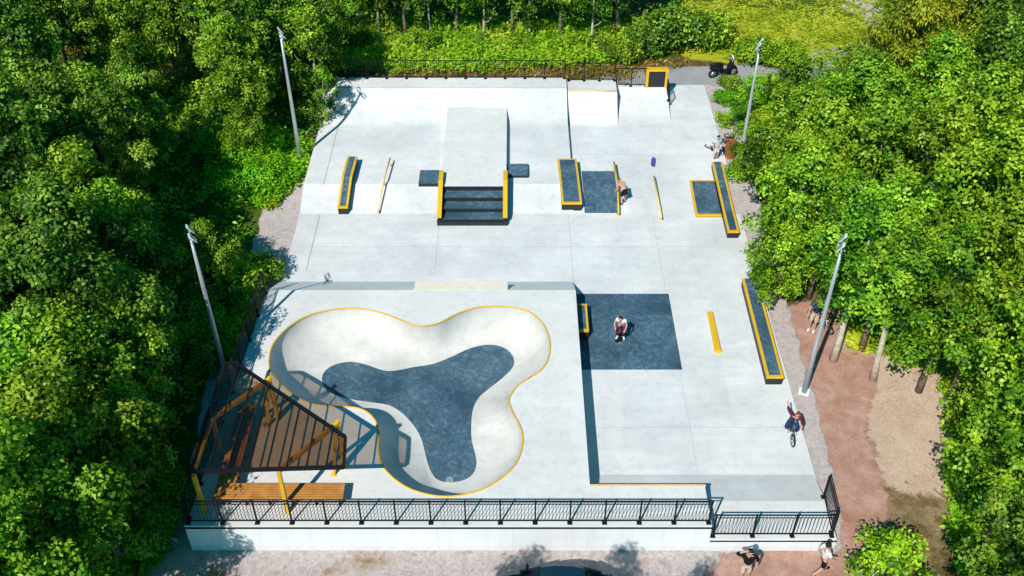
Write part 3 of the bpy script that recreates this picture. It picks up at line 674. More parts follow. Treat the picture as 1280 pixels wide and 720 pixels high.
def yint(x):  # far edge of the roof at x
    P = [poly[4], poly[3], poly[2], poly[1]]
    for a, b in zip(P, P[1:]):
        if min(a[0], b[0]) <= x <= max(a[0], b[0]) and abs(a[0] - b[0]) > .05: return a[1] + (b[1] - a[1]) * (x - a[0]) / (b[0] - a[0])
x = D[0] + .62
while x < C[0] - .15:
    yn = D[1] + (C[1] - D[1]) * (x - D[0]) / (C[0] - D[0]); yf = yint(x)
    mb = MB(); mb.bar((x, yn, Zr(x, 0) + .09), (x, yf, Zr(x, 0) + .09), .05, .05); mb.build('roof_bar', M['black'], cn)
    x += .62
def post(p, q, w=.12): 
    mb = MB(); mb.bar(p, q, w, w, (0, 1, 0)); mb.box(p[0] - .085, p[0] + .085, p[1] - .085, p[1] + .085, p[2] + .003, p[2] + .015); return mb.build('post', M['yellow'], cn)
P1, P2, P3, R1, R2 = (-10.0, 20.55), (-7.31, 20.55), (-9.95, 22.91), (-8.34, 24.57), (-5.7, 22.42)
for (px_, py_) in (P1, P2, P3): post((px_, py_, 1.1), (px_, py_, Zr(px_, py_) - .16))
for (px_, py_) in (R1, R2):
    zt2 = Zr(px_, py_) + .02
    post((px_, py_, 1.1), (px_, py_ + .02, zt2))
    post((px_ - .32, py_ - .32, 1.1), (px_ - .04, py_ - .04, zt2 - .05), .09)
for a, b in ((P3, R1), (P2, R2)):
    mb = MB(); mb.bar((a[0], a[1], Zr(*a) - .12), (b[0] + .05, b[1] + .05, Zr(*b) - .06), .12, .14); mb.build('beam', M['yellow'], cn)
mb = MB(); mb.bar((P1[0], P1[1], Zr(*P1) - .1), (P3[0], P3[1], Zr(*P3) - .1), .1, .12); mb.build('beam', M['yellow'], cn)
# L-shaped bench
bn = empty('bench', (-8, 21, 1.1), 'L shaped wooden slat bench on black legs under the canopy', 'bench')
fl, fr_, br_, bl = (-9.72, 20.71, 1.55), (-5.51, 20.71, 1.55), (-5.53, 21.37, 1.55), (-9.09, 21.37, 1.55)
up_l, up_r = (-9.53, 24.84, 1.55), (-8.82, 24.84, 1.55)
xl0, xr0, yf0, yb0 = fl[0], fr_[0], fl[1], bl[1]; wl = bl[0] - fl[0]; yend = up_l[1]
mb = MB()
ns = 6
for i in range(ns):   # planks: mitred at the corner
    a0, a1 = i / ns, (i + .93) / ns
    ya, yb_ = yf0 + (yb0 - yf0) * a0, yf0 + (yb0 - yf0) * a1; xa, xb_ = xl0 + wl * a0, xl0 + wl * a1
    z0, z1 = 1.5, 1.55
    mb.hexa([(xa + .01, ya, z0), (xr0, ya, z0), (xr0, yb_, z0), (xb_ + .01, yb_, z0)], [(xa + .01, ya, z1), (xr0, ya, z1), (xr0, yb_, z1), (xb_ + .01, yb_, z1)])
    mb.hexa([(xa, ya + .01, z0), (xb_, yb_ + .01, z0), (xb_, yend, z0), (xa, yend, z0)], [(xa, ya + .01, z1), (xb_, yb_ + .01, z1), (xb_, yend, z1), (xa, yend, z1)])
mb.build('seat', M['wood'], bn)
def bleg(x, y, dx, dy):
    mb = MB(); mb.bar((x - dx, y - dy, 1.1), (x - dx * .5, y - dy * .5, 1.49), .05); mb.bar((x + dx, y + dy, 1.1), (x + dx * .5, y + dy * .5, 1.49), .05); mb.bar((x - dx * 1.1, y - dy * 1.1, 1.475), (x + dx * 1.1, y + dy * 1.1, 1.475), .05, .045)
    mb.build('leg', M['black'], bn)
ym = (yf0 + yb0) / 2
for i in range(6): bleg(xl0 + .25 + (xr0 - xl0 - .4) * i / 5, ym, 0, .22)
for i in range(1, 5): bleg(xl0 + wl / 2, yf0 + .3 + (yend - yf0 - .5) * i / 4, .22, 0)

# ------------------------------------------------------------------ people
def skin_mesh(name, verts, edges, radii, mat, parent=None, levels=2):
    me = bpy.data.meshes.new(name); me.from_pydata(verts, edges, []); o = bpy.data.objects.new(name, me); COL.objects.link(o)
    md = o.modifiers.new('skin', 'SKIN'); md.use_smooth_shade = True
    lay = me.skin_vertices[0].data
    for i, r in enumerate(radii): lay[i].radius = (r, r) if not isinstance(r, tuple) else r; lay[i].use_root = (i == 0)
    if levels: s = o.modifiers.new('sub', 'SUBSURF'); s.levels = levels; s.render_levels = levels
    dg = bpy.context.evaluated_depsgraph_get(); m2 = bpy.data.meshes.new_from_object(o.evaluated_get(dg)); m2.name = name
    o.modifiers.clear(); o.data = m2; bpy.data.meshes.remove(me); m2.materials.clear(); m2.materials.append(mat)
    m2.polygons.foreach_set('use_smooth', [True] * len(m2.polygons))
    if parent is not None: o.parent = parent
    return o
STAND = dict(pelvis=(0, 0, .93), spine=(0, .01, 1.12), chest=(0, 0, 1.33), neck=(0, .0, 1.48), head=(0, .02, 1.59), crown=(0, .015, 1.67),
    shL=(-.18, 0, 1.41), elL=(-.25, -.03, 1.13), wrL=(-.26, .06, .89), haL=(-.26, .08, .81), shR=(.18, 0, 1.41), elR=(.25, -.03, 1.13), wrR=(.26, .06, .89), haR=(.26, .08, .81),
    hiL=(-.095, 0, .89), knL=(-.10, .03, .49), anL=(-.10, -.02, .085), toL=(-.11, .15, .035), hiR=(.095, 0, .89), knR=(.10, .03, .49), anR=(.10, -.02, .085), toR=(.11, .15, .035))
def person(label, loc, rz, pose, top, bottom, hair, sleeve=.55, leg=.95, shoe='c_white', sock=None, group=None, sc=1.0, cap=None, bare=False):
    J = dict(STAND); J.update(pose); J = {k: Vector(v) for k, v in J.items()}
    V = []; E = []; Rr = []; I = {}
    def add(k, p, r, par=None):
        I[k] = len(V); V.append(tuple(p)); Rr.append(r)
        if par: E.append((I[par], I[k]))
    add('pelvis', J['pelvis'], (.135, .105)); add('spine', J['spine'], (.125, .095), 'pelvis'); add('chest', J['chest'], (.15, .105), 'spine')
    add('neck', J['neck'], .055, 'chest')
    hd = (J['crown'] - J['head']).normalized()
    add('head', J['head'], (.082, .098), 'neck'); add('crown', J['crown'], (.072, .085), 'head')
    fwd = (J['toL'] - J['anL'] + J['toR'] - J['anR']); fwd.z = 0; fwd = fwd.normalized() if fwd.length > .01 else Vector((0, 1, 0))
    if 'face' in pose: fwd = Vector(pose['face']).normalized()
    fwd = (fwd - hd * fwd.dot(hd)).normalized(); side = fwd.cross(hd).normalized()
    for s in 'LR':
        add('sh' + s, J['sh' + s], .062, 'chest'); add('el' + s, J['el' + s], .043, 'sh' + s); add('wr' + s, J['wr' + s], .029, 'el' + s); add('ha' + s, J['ha' + s], (.036, .022), 'wr' + s)
        d = (J['ha' + s] - J['wr' + s]).normalized(); sp = d.cross(fwd); sp = sp.normalized() if sp.length > .1 else side; cu = sp.cross(d)
        for k, (o_, l1) in enumerate(((-.027, .062), (-.009, .074), (.010, .07), (.028, .056))):
            add('f%s%d' % (s, k), J['ha' + s] + sp * o_ + d * .035, .010, 'ha' + s); add('g%s%d' % (s, k), J['ha' + s] + sp * o_ * 1.15 + d * l1 + cu * .018, .008, 'f%s%d' % (s, k))
        add('t' + s, J['wr' + s].lerp(J['ha' + s], .6) + sp * -.045 + cu * .01, .011, 'ha' + s); add('u' + s, J['ha' + s] + sp * -.055 + d * .02 + cu * .02, .009, 't' + s)
        add('hi' + s, J['hi' + s], .088, 'pelvis'); add('kn' + s, J['kn' + s], .058, 'hi' + s); add('an' + s, J['an' + s], .038, 'kn' + s); add('to' + s, J['to' + s], (.036, .024), 'an' + s)
        calf = J['kn' + s].lerp(J['an' + s], .35)
    body = skin_mesh('person', V, E, Rr, M['skin'])
    body.location = loc; body.rotation_euler.z = rz; body.scale = (sc,) * 3
    tag(body, label, 'person', group)
    def fin(o):
        o.parent = body; return o
    # face
    def part(name, mat, fn):
        mb = MB(); fn(mb); o = mb.build(name, mat); o.parent = body
        o.data.polygons.foreach_set('use_smooth', [True] * len(o.data.polygons)); return o
    h = J['head']
    for sgn in (-1, 1):
        part('eye', M['black'], lambda m: m.ball(h + fwd * .088 + side * .033 * sgn + hd * .012, .011, 8, 5))
        part('ear', M['skin'], lambda m: m.ball(h + side * .084 * sgn, (.02, .025, .032), 8, 5))
    part('nose', M['skin'], lambda m: m.tube([h + fwd * .088 + hd * .01, h + fwd * .112 - hd * .022, h + fwd * .085 - hd * .03], [.008, .015, .008], 6))
    part('mouth', M['c_maroon'], lambda m: m.bar(h + fwd * .088 - hd * .055 - side * .022, h + fwd * .088 - hd * .055 + side * .022, .006, .01))
    # hair: a cap over the crown, open at the face
    mb = MB(); c = (h + J['crown']) / 2 + hd * .01 - fwd * .008; vs = []; fs = []; n = 16; m_ = 8
    for j in range(m_ + 1):
        t = j / m_ * 1.75
        for i in range(n):
            a = 2 * math.pi * i / n; f_ = math.cos(a); tt = t * (1 - .36 * max(0, f_))
            vs.append(c + (side * math.sin(a) * .096 + fwd * f_ * .108) * math.sin(tt) + hd * .118 * math.cos(tt))
    for j in range(m_):
        for i in range(n): fs.append((j * n + i, j * n + (i + 1) % n, (j + 1) * n + (i + 1) % n, (j + 1) * n + i))
    mb.add(vs, fs); o = mb.build('cap' if cap else 'hair', M[cap or hair], None, True); o.parent = body
    # clothes over the same skeleton
    if not bare:
        V2 = [tuple(J['spine'].lerp(J['pelvis'], .8)), tuple(J['spine']), tuple(J['chest']), tuple(J['chest'].lerp(J['neck'], .72))]; E2 = [(0, 1), (1, 2), (2, 3)]; R2_ = [(.152, .122), (.146, .115), (.168, .123), (.085, .075)]
        for s in 'LR':
            b = len(V2); V2 += [tuple(J['sh' + s]), tuple(J['sh' + s].lerp(J['el' + s], min(1, sleeve)))]; E2 += [(2, b), (b, b + 1)]; R2_ += [.08, .066]
            if sleeve > 1: V2.append(tuple(J['el' + s].lerp(J['wr' + s], sleeve - 1))); E2.append((b + 1, b + 2)); R2_.append(.046)
        o = skin_mesh('shirt', V2, E2, R2_, M[top]); o.parent = body
    V3 = [tuple(J['pelvis'] + (J['spine'] - J['pelvis']) * .28)]; E3 = []; R3 = [(.155, .128)]
    V3.append(tuple(J['pelvis'])); E3.append((0, 1)); R3.append((.16, .132))
    for s in 'LR':
        b = len(V3); V3.append(tuple(J['hi' + s])); E3.append((1, b)); R3.append(.105)
        if leg <= 1: V3.append(tuple(J['hi' + s].lerp(J['kn' + s], leg))); E3.append((b, b + 1)); R3.append(.085)
        else: V3 += [tuple(J['kn' + s]), tuple(J['kn' + s].lerp(J['an' + s], leg - 1))]; E3 += [(b, b + 1), (b + 1, b + 2)]; R3 += [.082, .066]
    o = skin_mesh('shorts' if leg <= 1 else 'trousers', V3, E3, R3, M[bottom]); o.parent = body
    for s in 'LR':
        a, t_ = J['an' + s], J['to' + s]
        o = skin_mesh('shoe', [tuple(a - (t_ - a) * .28 + Vector((0, 0, -.035))), tuple(a.lerp(t_, .35) + Vector((0, 0, -.012))), tuple(t_ + (t_ - a) * .2)], [(0, 1), (1, 2)], [.042, .05, .042], M[shoe]); o.parent = body
        if sock:
            o = skin_mesh('sock', [tuple(a), tuple(a.lerp(J['kn' + s], .45))], [(0, 1)], [.05, .056], M[sock]); o.parent = body
    return body
def bicycle(name, label, loc, rz, tilt=0, fmat='c_black', steer=0, sc=1.0, group=None, wheel=.27):
    t = empty(name, loc, label, 'bicycle', group, rz); t.rotation_euler = (tilt, 0, rz); t.scale = (sc,) * 3
    wb = .48; r = wheel     # forward is +x
    def P_(nm, mat, fn, par=t, sm=True):
        mb = MB(); fn(mb); o = mb.build(nm, mat, None, sm); o.parent = par; return o
    hub_r, hub_f = Vector((-wb, 0, r)), Vector((wb, 0, r)); bb = Vector((-.1, 0, r + .01)); seat = Vector((-.22, 0, r + .32)); hd = Vector((wb - .16, 0, r + .40))
    st = Matrix.Rotation(steer, 3, 'Z'); ax = Vector((wb - .06, 0, 0))
    for hb, front in ((hub_r, False), (hub_f, True)):
        f = (lambda v: st @ (Vector(v) - ax) + ax) if front else (lambda v: Vector(v))
        axis = st @ Vector((0, 1, 0)) if front else Vector((0, 1, 0)); c = f(hb)
        w_ = P_('wheel', M['rim'], lambda m: (m.ring(c, axis, r - .045, .012, 28, 6), m.tube([c - axis * .04, c + axis * .04], .022, 8)))
        P_('tyre', M['tyre'], lambda m: m.ring(c, axis, r - .02, .024, 28, 6), w_)
        def sp(m):
            u = axis.orthogonal().normalized(); v_ = axis.cross(u)
            for i in range(14): a = 2 * math.pi * i / 14; m.bar(c, c + (u * math.cos(a) + v_ * math.sin(a)) * (r - .05), .004)
        P_('spokes', M['rim'], sp, w_)
    P_('frame', M[fmat], lambda m: (m.tube([seat, bb], .017), m.tube([bb, hd - Vector((-.03, 0, .08))], .019), m.tube([seat - Vector((0, 0, .04)), hd], .017), m.tube([hub_r + Vector((0, .04, 0)), bb], .012), m.tube([hub_r + Vector((0, .04, 0)), seat - Vector((0, 0, .05))], .011), m.tube([hub_r - Vector((0, .04, 0)), bb], .012), m.tube([hub_r - Vector((0, .04, 0)), seat - Vector((0, 0, .05))], .011)))
    g = lambda x, y, z: st @ (Vector((x, y, z)) - ax) + ax
    P_('fork', M[fmat], lambda m: (m.tube([g(wb, .05, r), g(wb - .11, .05, r + .28), g(wb - .15, 0, r + .40)], .013), m.tube([g(wb, -.05, r), g(wb - .11, -.05, r + .28), g(wb - .15, 0, r + .40)], .013)))
    P_('handlebar', M['black'], lambda m: m.tube([g(wb - .26, .34, r + .60), g(wb - .19, .17, r + .62), g(wb - .15, .06, r + .43), g(wb - .15, -.06, r + .43), g(wb - .19, -.17, r + .62), g(wb - .26, -.34, r + .60)], .013))
    P_('saddle', M['black'], lambda m: (m.ball(seat + Vector((-.03, 0, .08)), (.13, .06, .035)), m.tube([seat, seat + Vector((-.01, 0, .08))], .012)))
    P_('crank', M['rim'], lambda m: (m.ring(bb, (0, 1, 0), .075, .008, 20, 5), m.bar(bb + Vector((-.13, .07, -.06)), bb + Vector((0, .07, 0)), .018), m.bar(bb + Vector((.13, -.07, .06)), bb + Vector((0, -.07, 0)), .018), m.bar(bb + Vector((-.17, .05, -.06)), bb + Vector((-.09, .17, -.06)), .05, .02), m.bar(bb + Vector((.17, -.05, .06)), bb + Vector((.09, -.17, .06)), .05, .02)))
    return t
def skateboard(label, loc, rz, mat):
    t = empty('skateboard', loc, label, 'skateboard', None, rz)
    mb = MB(); out = []
    for i in range(13):
        x = -.39 + .78 * i / 12; wd = .1 * min(1, math.sqrt(max(.05, 1 - (abs(x) / .40) ** 6))); z = .10 + max(0, abs(x) - .27) * .35; out.append((x, wd, z))
    vs = []; 
    for x, wd, z in out: vs += [(x, -wd, z), (x, wd, z), (x, wd, z + .012), (x, -wd, z + .012)]
    fs = [(0, 1, 2, 3), tuple(48 + k for k in (3, 2, 1, 0))] + [(4 * i + k, 4 * i + (k + 1) % 4, 4 * i + 4 + (k + 1) % 4, 4 * i + 4 + k) for i in range(12) for k in range(4)]
    mb.add(vs, fs); o = mb.build('deck', M[mat]); o.parent = t
    for x in (-.22, .22):
        mb = MB(); mb.bar((x, -.08, .055), (x, .08, .055), .03, .03); mb.bar((x, 0, .06), (x, 0, .1), .05, .04); o = mb.build('truck', M['galv']); o.parent = t
        for y in (-.085, .085):
            mb = MB(); mb.tube([(x, y - .018, .03), (x, y + .018, .03)], .03, 12); o = mb.build('wheel', M['c_white']); o.parent = t
    return t
# skater: crouched and leaning forward, seen from above, facing the camera
p = (4.32, 29.94, 0)
skateboard('dark skateboard under the feet of the skater in white', (p[0], p[1], .012), R(60), 'c_black')
person('skater in white top and dark maroon trousers on the dark square', (p[0], p[1], .125), R(180 - 15),
    dict(pelvis=(-.02, -.06, .76), spine=(0, .03, .93), chest=(.02, .14, 1.1), neck=(.03, .21, 1.23), head=(.03, .27, 1.32), crown=(.03, .27, 1.405), face=(0, 1, -.4),
         shL=(-.17, .14, 1.17), elL=(-.27, .18, .92), wrL=(-.22, .34, .78), haL=(-.20, .40, .74), shR=(.2, .14, 1.17), elR=(.30, .14, .92), wrR=(.24, .34, .82), haR=(.21, .40, .79),
         hiL=(-.12, -.05, .73), knL=(-.15, .17, .42), anL=(-.14, -.02, .06), toL=(-.20, .14, .02), hiR=(.09, -.05, .73), knR=(.13, .19, .42), anR=(.12, 0, .06), toR=(.16, .17, .02)),
    'c_white', 'c_maroon', 'hair', .5, 1.75, sc=.88)
# bent over the kinked rail, bare back
p = (5.23, 39.13, 0.25); zz = zplaza(p[0], p[1]); p = (5.24, 39.21, 0.1)
person('shirtless person in black shorts bending over beside the kinked yellow rail', (p[0] - .05, p[1], zplaza(p[0], p[1])), R(25),
    dict(pelvis=(0, -.1, .86), spine=(0, .06, .99), chest=(0, .24, 1.09), neck=(0, .38, 1.13), head=(0, .48, 1.13), crown=(0, .55, 1.15), face=(0, .5, -1),
         shL=(-.17, .27, 1.09), elL=(-.24, .32, .82), wrL=(-.25, .42, .60), haL=(-.25, .45, .53), shR=(.17, .27, 1.09), elR=(.22, .34, .82), wrR=(.16, .40, .6), haR=(.15, .43, .53),
         hiL=(-.09, -.1, .83), knL=(-.12, .0, .46), anL=(-.12, -.1, .085), toL=(-.14, .07, .035), hiR=(.09, -.1, .83), knR=(.12, .06, .46), anR=(.12, .04, .085), toR=(.14, .2, .035)),
    'c_white', 'c_black', 'hairb', bare=True, leg=.95, shoe='c_black', sc=.9)
# cyclist: bmx pointing towards the camera, one arm flung up
p = (10.09, 24.47, 0.02)
bicycle('bmx_bicycle', 'small bicycle under the rider in the maroon shirt', (p[0], p[1] + .3, .012), R(-97), 0, 'c_navy', .15, .9)
person('rider in maroon shirt and blue trousers on a small bicycle with one arm out', (p[0] + .02, p[1] + .38, .03), R(170),
    dict(pelvis=(.03, -.12, .80), spine=(.0, -.04, .97), chest=(-.03, .06, 1.15), neck=(-.05, .12, 1.29), head=(-.07, .16, 1.39), crown=(-.07, .17, 1.47), face=(.2, 1, -.3),
         shL=(-.21, .06, 1.22), elL=(-.31, .22, 1.03), wrL=(-.28, .40, .91), haL=(-.27, .46, .90), shR=(.15, .06, 1.24), elR=(.30, -.16, 1.33), wrR=(.33, -.34, 1.46), haR=(.34, -.41, 1.49),
         hiL=(-.06, -.12, .78), knL=(-.17, .2, .60), anL=(-.16, .05, .27), toL=(-.16, .21, .22), hiR=(.12, -.12, .77), knR=(.30, .2, .66), anR=(.22, .08, .40), toR=(.22, .24, .36)),
    'c_maroon', 'c_navy', 'hairb', 1.6, 1.9, sc=.86)
# two people in front of the wall
p = (7.4, 18.87, 1.42)
person('person in black top and beige shorts with a hand raised to the head', (p[0], p[1], -.245), R(175),
    dict(shR=(.19, 0, 1.42), elR=(.43, .03, 1.52), wrR=(.20, .05, 1.68), haR=(.13, .04, 1.70), elL=(-.33, -.08, 1.17), wrL=(-.26, .16, 1.05), haL=(-.20, .22, 1.04), knR=(.12, .05, .49)),
    'c_black', 'c_beige', 'hair', 1.5, .95, sc=.95)
p = (9.89, 19.13, -0.2)
person('person in black and white shirt and black shorts walking by the wall end', (p[0], p[1], -.245), R(-75),
    dict(knL=(-.1, .20, .50), anL=(-.1, .26, .10), toL=(-.1, .43, .06), knR=(.1, -.02, .48), anR=(.1, -.34, .16), toR=(.1, -.22, .05), elL=(-.24, -.12, 1.15), wrL=(-.24, -.02, .93), haL=(-.24, .02, .86), elR=(.24, .08, 1.15), wrR=(.2, .28, 1.0), haR=(.19, .33, .97)),
    'c_white', 'c_black', 'hair', .7, .95, shoe='c_black', sc=.93)
# under the trees by the long ledge
p = (12.13, 30.46, 0)
person('person in dark blue top under the trees beside a white bicycle', (p[0], p[1], .0), R(150), dict(elL=(-.3, .08, 1.15), wrL=(-.3, .3, 1.0), haL=(-.3, .36, .98)), 'c_navy', 'c_beige', 'hair', .6, .95)
p = (12.38, 30.7, 0)
bicycle('bicycle', 'white bicycle leaning upright beside the person under the trees', (p[0] + .15, p[1], .02), R(-60), .12, 'c_white')
# by the far end of the right long ledge
p = (10.07, 42.77, 0.2)
person('person in pale blue top standing at the far end of the right ledge', (p[0], p[1], zplaza(p[0], p[1])), R(200), {}, 'c_pale', 'c_white', 'hair', .6, .9, sc=.82)
for uv, lab, rz, tl, mt in (((897,181), 'purple bicycle lying on the gravel behind the person in pale blue', .4, 1.35, 'purple'), ((903,186), 'dark bicycle lying on the gravel nearest the rusty bin', 2.2, 1.3, 'c_black')):
    pass
p = (10.52, 44.05, 0.18); bicycle('bicycle', 'purple bicycle lying on the gravel behind the person in pale blue', (p[0], p[1], .2), R(-20), 1.38, 'purple')
p = (10.48, 44.89, 0.18); bicycle('bicycle', 'black bicycle lying on the gravel under the leaves by the right kerb', (p[0] + .1, p[1], .2), R(40), 1.36, 'c_black')
p = (10.86, 43.11, 0.12)
t = empty('litter_bin', (p[0], p[1], .15), 'rusty brown litter bin standing under the trees on the right gravel strip', 'bin')
mb = MB(); mb.tube([(p[0], p[1], .15), (p[0], p[1], .95)], [.26, .30], 18); mb.build('drum', M['rust'], t, False)
mb = MB(); mb.ring((p[0], p[1], .95), (0, 0, 1), .295, .025, 24, 6); mb.ring((p[0], p[1], .6), (0, 0, 1), .285, .014, 24, 6); mb.build('hoop', M['rust'], t, True)
p = (6.94, 42.45, 0.17); skateboard('small purple skateboard lying on the pale concrete behind the straight rail', (p[0], p[1], zplaza(p[0], p[1]) + .012), R(80), 'purple')
# motor scooter by the far path
p = (11.79, 51.37, 0.2)
t = empty('motor_scooter', (p[0], p[1], .17), 'dark motor scooter parked on the far path beside the bushes', 'scooter', None, R(15))
def SP(nm, mat, fn, par=None):
    mb = MB(); fn(mb); o = mb.build(nm, M[mat], None, True); o.parent = par or t; return o
for x in (-.62, .62):
    w_ = SP('wheel', 'rim', lambda m: (m.ring((x, 0, .26), (0, 1, 0), .12, .05, 20, 8), m.tube([(x, -.05, .26), (x, .05, .26)], .1, 12)))
    SP('tyre', 'tyre', lambda m: m.ring((x, 0, .26), (0, 1, 0), .2, .062, 24, 8), w_)
SP('body', 'c_black', lambda m: (m.tube([(-.85, 0, .62), (-.55, 0, .60), (-.15, 0, .50), (-.05, 0, .34)], [.06, .17, .17, .12], 10), m.tube([(-.1, 0, .32), (.35, 0, .30)], [.15, .15], 8), m.tube([(.33, 0, .3), (.42, 0, .62), (.46, 0, .95)], [.15, .2, .1], 10)))
SP('seat', 'black', lambda m: m.tube([(-.86, 0, .82), (-.5, 0, .80), (-.08, 0, .74)], [.08, .13, .10], 10))
SP('windscreen', 'c_white', lambda m: m.hexa([(.50, -.18, .95), (.52, -.18, .95), (.52, .18, .95), (.50, .18, .95)], [(.40, -.15, 1.28), (.42, -.15, 1.28), (.42, .15, 1.28), (.40, .15, 1.28)]))
SP('handlebar', 'galv', lambda m: m.tube([(.33, -.36, 1.02), (.42, -.12, .98), (.42, .12, .98), (.33, .36, 1.02)], .018))
SP('fork', 'galv', lambda m: (m.tube([(.45, .07, .8), (.62, .07, .26)], .022), m.tube([(.45, -.07, .8), (.62, -.07, .26)], .022)))
SP('mudguard', 'c_black', lambda m: m.tube([(.80, 0, .38), (.70, 0, .52), (.55, 0, .52)], [.05, .08, .06], 8))
SP('headlight', 'lens', lambda m: m.ball((.56, 0, .80), (.05, .09, .07)))
# white pipe on the ground at the lower left
p, q = (-11.82, 20.37, -0.2), (-11.16, 20.37, -0.2); m_ = (-11.54, 20.53, -0.2)
mb = MB(); mb.tube(catmull([(p[0], p[1], zt(*p[:2]) + .06), (m_[0], m_[1], zt(*m_[:2]) + .10), (q[0], q[1], zt(*q[:2]) + .05)], 6, False) + [(q[0], q[1], zt(*q[:2]) + .05)], .045, 10)
tag(mb.build('pipe', M['white'], None, True), 'white plastic pipe lying by the lower left corner of the wall', 'pipe')

# ------------------------------------------------------------------ car, side on, nose to -x
cx, cy, cz = 1.12, 17.72, -.24
car = empty('parked_car', (cx, cy, cz), 'dark blue car parked on the gravel in front of the wall', 'car'); car.scale = (.93, .96, 1.1)
def CP(nm, mat, mb, par=None, sm=False, bv=0):
    o = mb.build(nm, M[mat], None, sm, bv); o.parent = par or car; return o
ST = [(-2.14, .36, .56, .62), (-2.08, .26, .66, .76), (-1.75, .2, .80, .84), (-1.2, .19, .88, .88), (-.75, .19, .94, .89), (0, .19, .95, .90), (.9, .19, .97, .89), (1.55, .2, 1.0, .86), (1.95, .24, .98, .80), (2.1, .34, .92, .70)]
vs = []; fs = []
for x, zb, zt_, hw in ST:
    vs += [(x, -hw * .94, zb), (x, -hw, zb + (zt_ - zb) * .35), (x, -hw, zb + (zt_ - zb) * .7), (x, -hw * .93, zt_ - .02), (x, -hw * .80, zt_ + .015), (x, 0, zt_ + .04), (x, hw * .80, zt_ + .015), (x, hw * .93, zt_ - .02), (x, hw, zb + (zt_ - zb) * .7), (x, hw, zb + (zt_ - zb) * .35), (x, hw * .94, zb)]
n = 11
for i in range(len(ST) - 1):
    for k in range(n): fs.append((i * n + k, i * n + (k + 1) % n, (i + 1) * n + (k + 1) % n, (i + 1) * n + k))
fs += [tuple(range(n - 1, -1, -1)), tuple(range((len(ST) - 1) * n, len(ST) * n))]
mb = MB(); mb.add(vs, fs); CP('body', 'carpaint', mb, None, True)
GR = [(-.95, .93, .945, .79, .79), (-.28, .94, 1.38, .80, .60), (.15, .95, 1.44, .80, .62), (.75, .96, 1.43, .79, .61), (1.15, .98, 1.36, .77, .58), (1.78, 1.0, 1.03, .70, .66)]
vs = []; fs = []
for x, zb, zt_, w0, w1 in GR: vs += [(x, -w0, zb), (x, -w1, zt_), (x, w1, zt_), (x, w0, zb)]
for i in range(len(GR) - 1):
    for k in range(4): fs.append((4 * i + k, 4 * i + (k + 1) % 4, 4 * i + 4 + (k + 1) % 4, 4 * i + 4 + k))
fs += [(3, 2, 1, 0), (20, 21, 22, 23)]
mb = MB(); mb.add(vs, fs); CP('windows', 'glass', mb)
vs = []; fs = []
RF = [(-.30, 1.385, .605), (-.1, 1.425, .615), (.15, 1.455, .625), (.75, 1.445, .615), (1.17, 1.372, .585)]
for x, z, w_ in RF: vs += [(x, -w_ - .012, z - .02), (x, -w_ * .8, z + .012), (x, 0, z + .022), (x, w_ * .8, z + .012), (x, w_ + .012, z - .02)]
for i in range(len(RF) - 1):
    for k in range(4): fs.append((5 * i + k, 5 * i + k + 1, 5 * i + 6 + k, 5 * i + 5 + k))
mb = MB(); mb.add(vs, fs); o = CP('roof', 'carpaint', mb, None, True)
for sy in (-1, 1):
    mb = MB(); mb.bar((-.97, sy * .80, .95), (-.28, sy * .618, 1.385), .07, .05); CP('pillar', 'carpaint', mb)
    mb = MB(); mb.bar((.38, sy * .805, .96), (.42, sy * .63, 1.435), .07, .04); CP('pillar', 'carpaint', mb)
    mb = MB(); mb.bar((1.75, sy * .70, 1.01), (1.14, sy * .60, 1.365), .10, .05); CP('pillar', 'carpaint', mb)
    mb = MB(); mb.ball((-.72, sy * .98, 1.0), (.07, .11, .07)); CP('mirror', 'carpaint', mb, None, True)
    mb = MB(); mb.ball((-2.04, sy * .60, .64), (.09, .16, .07)); CP('headlight', 'lens', mb, None, True)
    mb = MB(); mb.box(2.06, 2.11, sy * .62 - .14, sy * .62 + .14, .72, .88); CP('tail_light', 'red', mb)
    for x in (-1.32, 1.32):
        mb = MB(); mb.ring((x, sy * .80, .32), (0, 1, 0), .2, .03, 24, 6); mb.tube([(x, sy * .80 - .06, .32), (x, sy * .80 + .06, .32)], .18, 20); w_ = CP('wheel', 'rim', mb, None, True)
        mb = MB(); mb.ring((x, sy * .80, .32), (0, 1, 0), .255, .085, 28, 8); CP('tyre', 'tyre', mb, w_, True)

# ------------------------------------------------------------------ trees and plants
def leaf_mesh(name, C, D, N, L, Wd, tint, mat, fold=.18):
    """leaf-shaped quads: centres C, long axes D, normals N"""
    n = len(C); S = np.cross(D, N); S /= np.linalg.norm(S, axis=1)[:, None] + 1e-9
    L = L[:, None]; Wd = Wd[:, None]
    V = np.empty((n, 4, 3)); V[:, 0] = C - D * L * .5; V[:, 1] = C + S * Wd * .5 + N * Wd * fold - D * L * .06; V[:, 2] = C + D * L * .5 - N * L * .08; V[:, 3] = C - S * Wd * .5 + N * Wd * fold - D * L * .06
    me = bpy.data.meshes.new(name); me.vertices.add(4 * n); me.vertices.foreach_set('co', V.reshape(-1).astype(np.float32))
    me.loops.add(4 * n); me.loops.foreach_set('vertex_index', np.arange(4 * n, dtype=np.int32))
    me.polygons.add(n); me.polygons.foreach_set('loop_start', np.arange(0, 4 * n, 4, dtype=np.int32)); me.polygons.foreach_set('loop_total', np.full(n, 4, dtype=np.int32))
    me.update(calc_edges=True)
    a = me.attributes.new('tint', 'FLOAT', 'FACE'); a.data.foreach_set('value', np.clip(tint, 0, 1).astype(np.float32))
    me.materials.append(mat); return me
def unit(v): return v / (np.linalg.norm(v, axis=-1, keepdims=True) + 1e-9)
